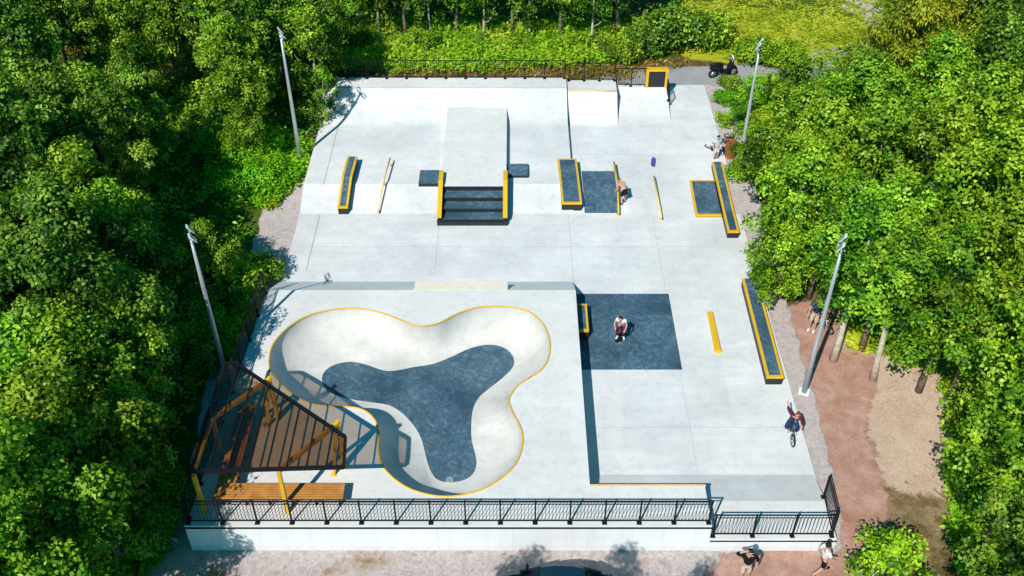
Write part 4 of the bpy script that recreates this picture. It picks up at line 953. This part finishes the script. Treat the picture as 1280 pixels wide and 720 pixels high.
def crown_leaves(rng, lobes, sprays, per, L, W_, droop=.0, spread=.28, shell=.55, tight=1):
    Cs, Ds, Ns, Ls, Ws, Ts = [], [], [], [], [], []
    for (c, r, lt) in lobes:
        k = int(sprays * (np.mean(r) ** 2)); u = unit(rng.normal(size=(k, 3))); u[:, 2] = np.where(u[:, 2] < -.35, -u[:, 2], u[:, 2]); u = unit(u)
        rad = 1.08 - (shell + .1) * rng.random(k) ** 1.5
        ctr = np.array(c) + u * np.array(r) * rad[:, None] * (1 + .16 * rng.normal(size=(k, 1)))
        st = rng.normal(0, .17, k) + lt + .12 * u[:, 2] - .9 * (1 - rad)  # crown shade put into the tint: inner sprays darker, upward ones paler
        m = per; cc = np.repeat(ctr, m, 0); uu = np.repeat(u, m, 0); o = rng.normal(size=(k * m, 3)) * spread; o -= uu * (o * uu).sum(1, keepdims=True) * .55
        cc = cc + o
        nn = unit(uu * .85 + np.array([0, 0, .45]) + rng.normal(size=(k * m, 3)) * .40)
        dd = unit(o + rng.normal(size=(k * m, 3)) * .12 + np.array([0, 0, -droop])); dd = unit(dd - nn * (dd * nn).sum(1, keepdims=True))
        Cs.append(cc); Ds.append(dd); Ns.append(nn); Ls.append(L * rng.uniform(.7, 1.3, k * m)); Ws.append(W_ * rng.uniform(.7, 1.3, k * m)); Ts.append(np.repeat(st, m) + rng.normal(0, .12, k * m))
    return [np.concatenate(q) for q in (Cs, Ds, Ns, Ls, Ws, Ts)]
def trunk_mesh(name, rng, h, r0, lobes, lean, mat, nl=7):
    mb = MB(); P = []; 
    for i in range(7):
        t = i / 6; P.append((lean[0] * t + rng.normal(0, .05) * t, lean[1] * t + rng.normal(0, .05) * t, h * .86 * t))
    mb.tube(P, [r0 * (1.25 if i == 0 else 1) * (1 - .85 * i / 6) for i in range(7)], 8)
    idx = rng.permutation(len(lobes))[:nl]
    for i in idx:
        c = np.array(lobes[i][0]); z0 = max(h * .22, c[2] - rng.uniform(.8, 1.8)); t = min(.95, z0 / (h * .86)); p = np.array([lean[0] * t, lean[1] * t, z0]); m = (p + c) / 2 + np.array([0, 0, -.15])
        rr = r0 * (1 - .8 * t) * .6; mb.tube([tuple(p), tuple(m), tuple(c + (c - m) * .25)], [rr, rr * .65, rr * .2], 6)
    me = bpy.data.meshes.new(name); me.from_pydata(mb.v, [], mb.f); me.polygons.foreach_set('use_smooth', [True] * len(mb.f)); me.materials.append(mat); return me
def make_variant(seed, h, rad, species, low=.28, nl=26, sprays=50, per=18, L=.16, W_=.11, lean=(0, 0), bark='bark', droop=.1, narrow=1., r0=.14, spread=.165):
    rng = np.random.default_rng(seed); lobes = []
    for i in range(nl):
        t = (i + .5) / nl; z = h * (low + (1 - low) * t * .93); env = math.sin(math.pi * min(1, .16 + .80 * t)) ** .75
        a = i * 2.4 + rng.uniform(-.6, .6); d = rad * env * rng.uniform(.22, .86) * narrow; rl = rad * rng.uniform(.19, .34) * (.72 + .36 * env)
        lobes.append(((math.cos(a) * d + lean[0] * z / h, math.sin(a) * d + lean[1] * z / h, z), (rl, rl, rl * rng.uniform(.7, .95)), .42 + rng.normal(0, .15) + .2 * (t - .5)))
    lobes.append(((lean[0], lean[1], h * .93), (rad * .3, rad * .3, rad * .34), .55))
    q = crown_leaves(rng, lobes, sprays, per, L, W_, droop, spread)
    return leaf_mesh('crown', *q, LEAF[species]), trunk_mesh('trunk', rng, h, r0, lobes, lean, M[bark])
def bush_variant(seed, rad, h, species, sprays=85, per=13, L=.14, W_=.10, nl=8, spread=.17):
    rng = np.random.default_rng(seed); lobes = []
    for i in range(nl):
        a = rng.uniform(0, 6.28); d = rad * rng.uniform(.1, .65); rl = rad * rng.uniform(.35, .55); z = h * rng.uniform(.3, .68)
        lobes.append(((math.cos(a) * d, math.sin(a) * d, z), (rl, rl, h * rng.uniform(.28, .42)), .5 + rng.normal(0, .1)))
    q = crown_leaves(rng, lobes, sprays, per, L, W_, .0, spread)
    mb = MB()
    for i in range(6): a = i * 1.05; mb.tube([(0, 0, -.1), (math.cos(a) * rad * .25, math.sin(a) * rad * .25, h * .35), (math.cos(a) * rad * .5, math.sin(a) * rad * .5, h * .75)], [.04, .028, .01], 5)
    me = bpy.data.meshes.new('stem'); me.from_pydata(mb.v, [], mb.f); me.materials.append(M['bark'])
    return leaf_mesh('foliage', *q, LEAF[species]), me
VAR = {
    'd0': make_variant(11, 8.5, 2.7, 'dark', sprays=46), 'd1': make_variant(12, 9.8, 2.8, 'dark', L=.17, nl=30), 'd2': make_variant(13, 7.5, 2.3, 'dark', low=.2, droop=.5, narrow=.8, L=.22, W_=.085),
    'm0': make_variant(21, 8.5, 2.7, 'mid'), 'm1': make_variant(22, 9.2, 2.6, 'mid', nl=29, L=.165, W_=.12), 'm2': make_variant(23, 7.4, 2.8, 'mid', low=.24), 'm3': make_variant(24, 8.8, 2.4, 'mid', low=.42, lean=(-.5, .4), bark='barkpale', r0=.17),
    'b0': make_variant(31, 6.2, 2.3, 'bright', low=.2), 'b1': make_variant(32, 3.2, 1.6, 'bright', low=.2, nl=22, r0=.06, L=.14, W_=.095, spread=.15, sprays=75),
    'y0': make_variant(41, 9.5, 2.5, 'yellow', droop=.6, L=.2, W_=.075, spread=.2), 'y1': make_variant(42, 8.0, 2.2, 'yellow', droop=.4, L=.19, W_=.08),
    't0': make_variant(51, 7.5, 1.7, 'mid', low=.28, nl=24, bark='barkpale', r0=.09), 't1': make_variant(52, 8.2, 1.8, 'dark', low=.22, nl=25, bark='barkpale', r0=.09),
}
BUSH = {'bb': bush_variant(61, 1.3, 1.5, 'bright'), 'bm': bush_variant(62, 1.4, 1.7, 'mid'), 'bd': bush_variant(63, 1.5, 1.9, 'dark'), 'by': bush_variant(64, 1.2, 1.2, 'weed', L=.24, W_=.07)}
protos = {}
rt = random.Random(99)
def plant(kind, x, y, s=1., label='', group=None, rz=None, sz=None):
    rz = rt.uniform(0, 6.28) if rz is None else rz
    isb = kind in BUSH; nm = 'bush' if isb else 'tree'
    if kind not in protos:
        o = bpy.data.objects.new(nm, None); COL.objects.link(o)
        a, b = (BUSH if isb else VAR)[kind]
        for part_, me in ((('foliage' if isb else 'crown'), a), (('stem' if isb else 'trunk'), b)):
            c = bpy.data.objects.new(part_, me); COL.objects.link(c); c.parent = o
        protos[kind] = o
    else:
        o = copy_tree(protos[kind])
        if 'group' in o: del o['group']
    o.location = (x, y, zt(x, y) - .05); o.rotation_euler = (rt.uniform(-.04, .04), rt.uniform(-.04, .04), rz); o.scale = (s, s, sz or s * rt.uniform(.92, 1.1))
    tag(o, label, 'bush' if isb else 'tree', group); return o
HV = dict(d0=8.5, d1=9.5, d2=7.5, m0=8.5, m1=9.2, m2=7.6, m3=8.8, b0=6.5, b1=3.4, y0=9.5, y1=8, t0=7.5, t1=8.2, bb=1.5, bm=1.7, bd=1.9, by=1.2)
def zone(group, lab, items):
    for it in items: plant(it[0], it[1][0], it[1][1], it[2] if len(it) > 2 else 1., it[3] if len(it) > 3 else lab, group)
# right-hand wood, from the plaza edge outwards (crown centres)
zone('trees of the right wood', 'leafy green tree deep in the right wood, closed in by other crowns on all sides', [
    ('b0', (11.95, 45.04, 2.6), .58, 'small leafy tree overhanging the right gravel strip just below the motor scooter'),
    ('b0', (11.6, 40.99, 2.6), .60, 'small leafy tree leaning over the rusty bin at the right kerb'),
    ('m2', (13.78, 44.31, 3.8), .66, 'green tree right behind the half hidden lamp post head'),
    ('m1', (12.13, 37.25, 4.6), .82, 'tree standing to the right of the half hidden lamp post foot'),
    ('m0', (11.06, 32.67, 4.6), .84, 'tree whose crown hangs beside the flat dark pad on the right'),
    ('b0', (10.95, 32.17, 3.4), .66, 'low leafy tree overhanging the person in the dark blue top'),
    ('m3', (12.65, 28.83, 0), .90, 'leaning pale trunked tree at the upper edge of the sandy patch'),
    ('m3', (13.94, 27.77, 0), .82, 'tree with a bare slanting trunk rooted in the sandy patch'),
    ('y0', (18.04, 43.68, 5.2), .9, 'tall yellowish tree near the end of the footpath at the top right'),
    ('y0', (19.59, 43.7, 5.4), 1., 'largest yellowish tree with drooping foliage at the top right'),
    ('y1', (21.19, 49.49, 4.6), 1., 'yellowish tree behind the footpath bend'),
    ('y0', (21.29, 46.02, 5.4), .95, 'yellowish tree farthest right among the yellow crowns'),
    ('m1', (12.76, 31.49, 0), .8, 'tree whose trunk shows just behind the thick lamp post'), ('m1', (15.12, 38.56, 5), .88), ('m0', (12.89, 35.68, 5), .92), ('y1', (15.57, 41.67, 4.5), .8, 'smaller yellow green tree in front of the grassy field'),
    ('m2', (15.8, 38.05, 4.5), .95), ('m1', (18.37, 38.89, 5), .95), ('d1', (22.72, 45.3, 5), .95, 'dark tree in the top right corner behind the yellowish crowns'),
    ('m1', (25.15, 46.58, 5), 1.), ('d0', (21.08, 39.93, 5), 1.), ('m0', (22.44, 38.56, 5), 1.), ('m1', (14.1, 32.81, 5), .95), ('m2', (12.51, 32.59, 4.5), .92),
    ('m0', (16.48, 33.92, 5), 1.), ('m1', (18.7, 34.79, 5), 1.), ('m2', (20.3, 33.94, 4.6), 1.), ('m0', (13.91, 29.4, 5), .95), ('m2', (16.04, 30.5, 4.6), 1.),
    ('m1', (17.64, 29.98, 5), 1.), ('m0', (19.08, 29.49, 5), 1.), ('m0', (15.5, 27.13, 5), .9), ('m1', (16.58, 26.79, 5), .92), ('m2', (17.51, 26.4, 4.6), 1.),
    ('m2', (17.39, 24.82, 4.2), .86, 'green tree at the right edge of the sandy patch'), ('m0', (16.2, 22.88, 5), .95),
    ('b0', (16.54, 21.45, 3.2), .72, 'bright green tree below the sandy patch on the right'), ('m1', (15.17, 19.59, 5), .9), ('b0', (16.06, 19.25, 2.8), .7, 'lime green tree beside the damp brown soil'),
    ('d0', (14.22, 16.61, 4.5), .8, 'dark tree in the lower right corner'), ('m1', (25.86, 42.12, 5), 1.), ('m0', (23.19, 35.38, 5), 1.), ('m1', (20.45, 28.56, 5), 1.), ('m2', (18.53, 24.02, 4.6), 1.),
    ('m0', (23.25, 49.77, 5), 1.), ('m0', (26.05, 51.73, 5), 1.), ('y1', (21.99, 52.12, 4.6), 1., 'yellowish tree cut off by the top edge on the right'),
])
plant('b1', *(11.43, 18.32, 1.5)[:2], .86, 'small bright lime green tree standing alone beside the low platform')
zone('lime bushes by the damp soil', 'low lime green bush between the damp soil and the right wood', [('bb', (16.72, 24.82, 0.7), .9), ('bb', (16.08, 22.19, 0.7), 1.), ('bb', (15.97, 20.85, 0.7), .8), ('bb', (17.06, 26.99, 0.7), .7)])
zone('bushes under the right wood', 'low green bush under the trees along the right gravel strip', [('bm', (11.02, 46.33, 0.6), .45), ('bm', (10.97, 41.1, 0.6), .6), ('bm', (10.79, 33.48, 0.6), .55), ('bb', (11.35, 48.42, 0.6), .5), ('bm', (15.82, 28.57, 0.6), .6), ('bm', (14.79, 29.22, 0.5), .5)])
# left wood
zone('trees of the left wood', 'dark green tree in the middle of the left wood, level with the bowl', [
    ('d0', (-17.33, 28.56, 5), .95), ('d1', (-15.25, 27.39, 5.4), .92), ('m0', (-14.73, 29.49, 5), .85), ('d2', (-13.8, 30.3, 3.6), .7), ('d0', (-16.5, 25.14, 5), 1.), ('d1', (-14.63, 24.36, 5), .95), ('d0', (-13.41, 25.54, 5), .9),
    ('d2', (-13.28, 27.31, 3.6), .74, 'lower dark tree left of the lamp post that rises behind the canopy'), ('m2', (-12.14, 32, 2.8), .58, 'small leafy tree close behind the lamp post that rises by the canopy'),
])
zone('trees of the far left wood', 'dark tree at the far left, beyond the yellow grass clearings', [
    ('d0', (-25.68, 48.83, 5), 1.), ('d1', (-24.15, 49.96, 5), .95), ('d0', (-22.41, 50.54, 5), .85), ('m0', (-19.95, 49.58, 5), .9), ('d2', (-18.54, 50.47, 4), .95), ('d1', (-16.22, 49.58, 5), .9), ('m1', (-14.02, 48.36, 5), .9), ('d0', (-12.55, 49.96, 5), .9), ('m2', (-10.7, 49.62, 4.4), .85), ('d1', (-26.9, 53.81, 5), 1.), ('d0', (-22.49, 53.81, 5), 1.), ('m1', (-18.53, 53.81, 5), 1.), ('d0', (-14.23, 54.35, 5), 1.), ('d1', (-26.49, 45.3, 5), 1.)])
zone('trees between the clearings and the lamp', 'green tree between the yellow grass clearings and the far left lamp post', [
    ('m1', (-13.42, 43.83, 5), .78), ('d0', (-13.44, 46.14, 5), .8), ('m0', (-13.05, 42.47, 4.6), .66), ('d0', (-17.9, 42.33, 4.8), .70)])
zone('trees left of the nettle patch', 'dark tree in the left wood, level with the stair platform', [
    ('d1', (-22.83, 41.74, 5), 1.), ('d0', (-20.6, 38.56, 5), 1.), ('d1', (-20.51, 35.08, 5), 1.), ('d0', (-18.52, 35.99, 5), .95), ('m0', (-17.95, 37.89, 5), .9), ('d2', (-17.42, 41.17, 4.2), .8), ('d0', (-16.81, 35.08, 5), .9), ('m2', (-17.63, 33, 4.6), .95), ('d1', (-18.27, 32.01, 5), 1.), ('m1', (-16.44, 31.9, 5), .85), ('d0', (-23.2, 37.24, 5), 1.), ('d1', (-20.37, 29.98, 5), 1.)])
zone('slim trees at the far left corner of the plaza', 'slim pale trunked tree by the far left corner of the plaza', [('t0', (-10.16, 46.7, 4.2), .85), ('t1', (-9.84, 48.74, 4.6), .8), ('t0', (-9.7, 45.75, 2.2), .5)])
zone('trees of the near left wood', 'green tree crowded beside the canopy in the near left wood', [
    ('m0', (-15.03, 21.84, 5), 1.), ('m2', (-13.78, 22.22, 4.6), .95), ('m0', (-13.6, 22.99, 4.6), .85), ('m1', (-12.9, 24.18, 4), .70, 'leafy tree touching the upper left corner of the canopy roof'), ('m2', (-14.47, 19.62, 4.6), 1.), ('m1', (-12.64, 19.44, 5), .92), ('m2', (-13.25, 20.67, 4.4), .82),
    ('m0', (-12.35, 21.77, 3.6), .62, 'leafy tree pressing against the left edge of the canopy roof'), ('m1', (-13.39, 17.03, 5), .95), ('m0', (-13.49, 17.46, 4.6), .85), ('m2', (-13.34, 19.76, 3), .52, 'low leafy tree beside the left foot of the canopy'), ('d0', (-17.92, 24.36, 5), 1.), ('m1', (-16.21, 19.89, 5), 1.), ('m0', (-13.02, 14.91, 5), .9)])
zone('lime bushes by the far left lamp', 'bright lime green bush in the sunny patch left of the far lamp post', [
    ('bb', (-14.83, 43.08, 0.7), .8), ('bb', (-13.26, 41.64, 0.7), .95), ('bb', (-12.44, 43.08, 0.7), .9), ('bb', (-11.49, 41.45, 0.6), .7), ('bb', (-12.34, 40.41, 0.6), .8), ('bb', (-13.6, 40.41, 0.6), .8)])
zone('bushes along the left gravel strip', 'green bush along the left gravel strip behind the railing', [
    ('bm', (-10.94, 33.62, 0.7), .8), ('bm', (-11.53, 32.97, 0.8), 1.), ('bb', (-13.13, 30.45, 0.8), 1.), ('bb', (-12.23, 30.08, 0.7), .8), ('bm', (-12.12, 32.05, 0.7), .9), ('bb', (-13.11, 29.38, 0.7), .8), ('bd', (-12.1, 28.35, 0.6), .7), ('bm', (-10.46, 47.57, 0.6), .7), ('bd', (-10.63, 45.93, 0.6), .8), ('bm', (-10.84, 49.28, 0.6), .8)])
zone('bushes at the lower left', 'low bush at the lower left corner of the raised deck', [('bm', (-11.54, 21.93, 0.6), .8), ('bb', (-11.73, 21.01, 0.5), .6), ('by', (-12.08, 20.28, 0.4), .9), ('bm', (-12.52, 20.61, 0.6), .9)])
# behind the far railing
for i, (k, p) in enumerate([('t0', (-10.48, 54.65, 0.15)), ('m0', (-9.19, 55.67, 0.15)), ('t0', (-7.77, 54.85, 0.15)), ('d0', (-6.35, 55.88, 0.15)), ('t1', (-4.77, 55.05, 0.15)), ('m1', (-3.29, 55.88, 0.15)), ('t0', (-1.75, 55.15, 0.15)), ('d1', (-0.05, 55.88, 0.15)), ('t1', (0.99, 55.26, 0.15)), ('m0', (2.82, 55.88, 0.15)), ('t0', (4.56, 54.65, 0.15)), ('d0', (6.14, 55.67, 0.15))]):
    plant(k, p[0], p[1], .86, 'tree in the row just behind the weeds at the far railing', 'row of trees behind the far railing')
for i, (k, p) in enumerate([('d1', (-10.37, 58.23, 0.15)), ('m0', (-8.19, 58.56, 0.15)), ('d0', (-5.99, 58.9, 0.15)), ('d1', (-4, 58.56, 0.15)), ('m1', (-1.54, 59.12, 0.15)), ('d0', (0.69, 58.67, 0.15)), ('d1', (3.17, 58.9, 0.15)), ('m0', (5.38, 58.56, 0.15)), ('d0', (7.57, 58.23, 0.15)), ('m1', (8.76, 60.26, 0.15))]):
    plant(k, p[0], p[1], .95, 'tree at the top of the picture, second row behind the far railing', 'second row of trees behind the far railing')
plant('bd', *(9.16, 54.37, 0.8)[:2], 1.35, 'large round dark bush right of the tree row near the asphalt path')
plant('bd', *(7.7, 53.77, 0.8)[:2], 1.1, 'dark bush behind the yellow framed black block')
plant('bm', *(6.38, 53.37, 0.8)[:2], .9, 'small green bush at the foot of the far tree row')
plant('bm', *(11.76, 55.6, 0.8)[:2], 1.2, 'green bush alone at the edge of the yellow field')
zone('shrubs by the motor scooter', 'green shrub between the yellow field and the right wood', [('bm', (13.74, 52.98, 0.8), 1.0), ('bb', (14.12, 52.98, 0.7), .9), ('bb', (15.64, 52.59, 0.7), .9)])
for u_, (bx_, by_, _) in zip(range(7), ((-9.38, 54.57, 0.7), (-6.6, 54.77, 0.7), (-5.17, 54.37, 0.7), (-1.92, 54.77, 0.7), (0.65, 54.47, 0.7), (3.5, 54.57, 0.7), (5.34, 54.17, 0.7))):
    plant('bm' if u_ % 3 else 'bd', bx_, by_, rt.uniform(.55, .95), 'leafy green shrub among the trunks of the tree row at the far railing', 'shrubs along the far tree row')
plant('bm', *(12.06, 50.27, 0.5)[:2], .5, 'little green bush in front of the parked motor scooter')
# in front, below the frame: they throw the shadows on the front wall and the gravel
for i, (k, x, y, s, sz) in enumerate([('t1', -10.4, 11.6, .8, .95), ('t0', -7.4, 11.5, .8, 1.02), ('t1', -3.9, 11.0, .85, 1.32), ('t0', -.5, 11.0, .8, 1.44), ('t1', 2.2, 11.2, .7, 1.12)]):
    plant(k, x, y, s, 'slim tree in front of the wall that throws shade on the gravel yard', 'shade trees in front of the wall', None, sz)

# ------------------------------------------------------------------ weeds and grass (uncountable)
def inside(P, poly):
    x, y = P[:, 0], P[:, 1]; r = np.zeros(len(P), bool); n = len(poly)
    for i in range(n):
        (x1, y1), (x2, y2) = poly[i], poly[(i + 1) % n]
        c = ((y1 > y) != (y2 > y)) & (x < (x2 - x1) * (y - y1) / (y2 - y1 + 1e-12) + x1); r ^= c
    return r
def weeds(name, poly, n, h, wd, species, seed, clump=.5, label=None, leafy=.5):
    rng = np.random.default_rng(seed); A = np.array(poly); lo, hi = A.min(0), A.max(0)
    nc = max(3, n // 14); P = rng.uniform(lo, hi, (nc * 3, 2)); P = P[inside(P, poly)][:nc]; nc = len(P)
    hs = h * rng.uniform(.45, 1.25, nc) * (.75 + .5 * (np.sin(P[:, 0] * 1.3 + seed) * np.cos(P[:, 1] * 1.7) * .5 + .5)); ct = rng.normal(.5, .16, nc) + .25 * np.sin(P[:, 0] * .9 + seed * 2) * np.cos(P[:, 1] * .8)
    k = 14; B = np.repeat(P, k, 0) + rng.normal(0, clump * .35, (nc * k, 2)); H = np.repeat(hs, k) * rng.uniform(.5, 1.1, nc * k)
    up = unit(np.stack([rng.normal(0, .28, nc * k), rng.normal(0, .28, nc * k), np.ones(nc * k)], 1)); m = nc * k
    zb = np.array([zt(a, b) for a, b in B])
    lf = rng.random(m) < leafy
    Lg = np.where(lf, rng.uniform(.18, .34, m), H); ctr = np.stack([B[:, 0], B[:, 1], zb], 1) + up * np.where(lf, H * rng.uniform(.35, 1, m), H * .5)[:, None]
    D = np.where(lf[:, None], unit(np.stack([rng.normal(size=m), rng.normal(size=m), rng.normal(0, .35, m)], 1)), up)
    N = np.where(lf[:, None], unit(np.stack([rng.normal(0, .4, m), rng.normal(0, .4, m), np.ones(m)], 1)), unit(np.stack([rng.normal(0, 1, m), -np.abs(rng.normal(0, 1.4, m)), np.full(m, .6)], 1))); N = unit(N - D * (N * D).sum(1, keepdims=True))
    me = leaf_mesh(name, ctr, D, N, Lg, np.where(lf, Lg * .5, wd), np.repeat(ct, k) + rng.normal(0, .14, m), LEAF[species], .1)
    o = bpy.data.objects.new(name, me); COL.objects.link(o); return tag(o, label, None, None, 'stuff')
weeds('weed_band', [(-11, 51.6), (0, 51.9), (6, 52.9), (9, 54), (9, 57), (-11, 57.5)], 36000, .95, .04, 'weed', 1, leafy=.7)
weeds('dry_grass', [(-10.5, 49.6), (3, 49.4), (6, 50.8), (10, 52.4), (10, 53.2), (0, 52.2), (-10.5, 52)], 7000, .4, .02, 'dry', 2, leafy=.2)
weeds('field_grass', [p[:2] for p in ((8.69, 54.94, 0), (10.86, 58.88, 0), (11.54, 68.2, 0), (33.62, 68.2, 0), (22.57, 53.16, 0), (14.54, 52.2, 0), (12.28, 53.75, 0))], 30000, .13, .05, 'dry2', 3, leafy=.6)
weeds('nettles', [p[:2] for p in ((-15.92, 44.95, 0), (-14.3, 46.13, 0), (-10.44, 44.19, 0), (-10.27, 41.3, 0), (-11.7, 38.96, 0), (-14.26, 40.28, 0))], 24000, .6, .03, 'bright', 4, leafy=.8)
weeds('undergrowth', [(-34, 60), (-12, 58), (-11.8, 16), (-16, 14), (-22, 20)], 30000, .7, .03, 'mid', 5, leafy=.8)
weeds('undergrowth', [(12.2, 50), (14.5, 34), (17.5, 29), (18, 23), (18, 15), (22, 18), (36, 60), (22, 56)], 26000, .6, .03, 'mid', 6, leafy=.8)
weeds('dry_grass', [p[:2] for p in ((-26.5, 54.94, 0), (-23.79, 55.35, 0), (-21.98, 50.82, 0), (-24.79, 50.54, 0))], 4000, .7, .025, 'dry', 7, leafy=.2)
weeds('dry_grass', [p[:2] for p in ((-20.57, 53.94, 0), (-18, 53.94, 0), (-17.16, 50.91, 0), (-19.54, 50.91, 0))], 3500, .7, .025, 'dry', 8, leafy=.2)
weeds('tall_grass', [p[:2] for p in ((-14.21, 21.54, -0.2), (-11.75, 22.05, -0.2), (-11.46, 19.93, -0.2), (-12.47, 18.42, -0.2), (-14.75, 18.42, -0.2))], 9000, .4, .022, 'weed', 9, leafy=.5)
weeds('tall_grass', [p[:2] for p in ((15.8, 24.22, 0), (16.57, 22.76, 0), (15.61, 18.29, 0), (14.52, 18.36, -0.1), (14.78, 20.73, 0))], 7000, .4, .022, 'weed', 10, leafy=.5)
weeds('tall_grass', [p[:2] for p in ((13.79, 30.85, 0), (16.63, 29.66, 0), (16, 28.65, 0), (13.4, 29.57, 0))], 2500, .3, .02, 'weed', 11, leafy=.5)
weeds('tall_grass', [p[:2] for p in ((-12.71, 32.61, 0), (-10.92, 34.77, 0), (-10.77, 31.84, 0), (-11.21, 28.74, 0), (-11.68, 28.74, 0))], 3500, .3, .02, 'bright', 12, leafy=.6)
weeds('meadow_grass', [p[:2] for p in ((-13.6, 42.71, 0), (-12.34, 45.73, 0), (-10.21, 44.57, 0), (-10.14, 42, 0), (-11.3, 38.84, 0), (-12.91, 40.28, 0))], 9000, .35, .03, 'weed', 14, leafy=.5)
weeds('tall_grass', [p[:2] for p in ((16.69, 27.86, 0), (17.33, 26.58, 0), (16.42, 23.12, 0), (15.66, 23.3, 0))], 2500, .25, .02, 'bright', 15, leafy=.5)


# ------------------------------------------------------------------ light, sky, camera
EL, AZ = R(46), R(27)          # shadows fall towards +y, turned AZ towards +x
sd = Vector((-math.sin(AZ) * math.cos(EL), -math.cos(AZ) * math.cos(EL), math.sin(EL)))   # towards the sun
sun = bpy.data.lights.new('sun', 'SUN'); sun.energy = 5.0; sun.angle = R(.5); sun.color = (1, .955, .88)
so = bpy.data.objects.new('sun', sun); COL.objects.link(so); so.rotation_euler = (-sd).to_track_quat('-Z', 'Y').to_euler(); so.location = sd * 60
w = bpy.data.worlds.new('World'); scene.world = w; w.use_nodes = True
nt = w.node_tree; nt.nodes.clear()
sky = nt.nodes.new('ShaderNodeTexSky'); sky.sky_type = 'NISHITA'; sky.sun_disc = False; sky.sun_elevation = EL; sky.sun_rotation = math.atan2(sd.x, sd.y); sky.ozone_density = 2.0; sky.air_density = 1.0; sky.dust_density = .3
bg = nt.nodes.new('ShaderNodeBackground'); bg.inputs[1].default_value = .09; wo = nt.nodes.new('ShaderNodeOutputWorld')
tn = nt.nodes.new('ShaderNodeMix'); tn.data_type = 'RGBA'; tn.blend_type = 'MULTIPLY'; tn.inputs[0].default_value = 1; tn.inputs[7].default_value = (.10, 1.05, 1.10, 1)
nt.links.new(sky.outputs[0], tn.inputs[6]); nt.links.new(tn.outputs[2], bg.inputs[0]); nt.links.new(bg.outputs[0], wo.inputs[0])
cam = bpy.data.cameras.new('camera'); co = bpy.data.objects.new('camera', cam); COL.objects.link(co)
co.location = (0, 0, 28); co.rotation_euler = (R(90 - 40.2), 0, 0); cam.sensor_width = 36; cam.lens = 36 * 1271 / 1280; cam.shift_x = -1 / 1280; cam.clip_end = 2000; cam.clip_start = .5
scene.camera = co
scene.view_settings.view_transform = 'Standard'; scene.view_settings.look = 'None'; scene.view_settings.exposure = 0
scene.cycles.max_bounces = 6; scene.cycles.transparent_max_bounces = 12; scene.cycles.sample_clamp_indirect = 4
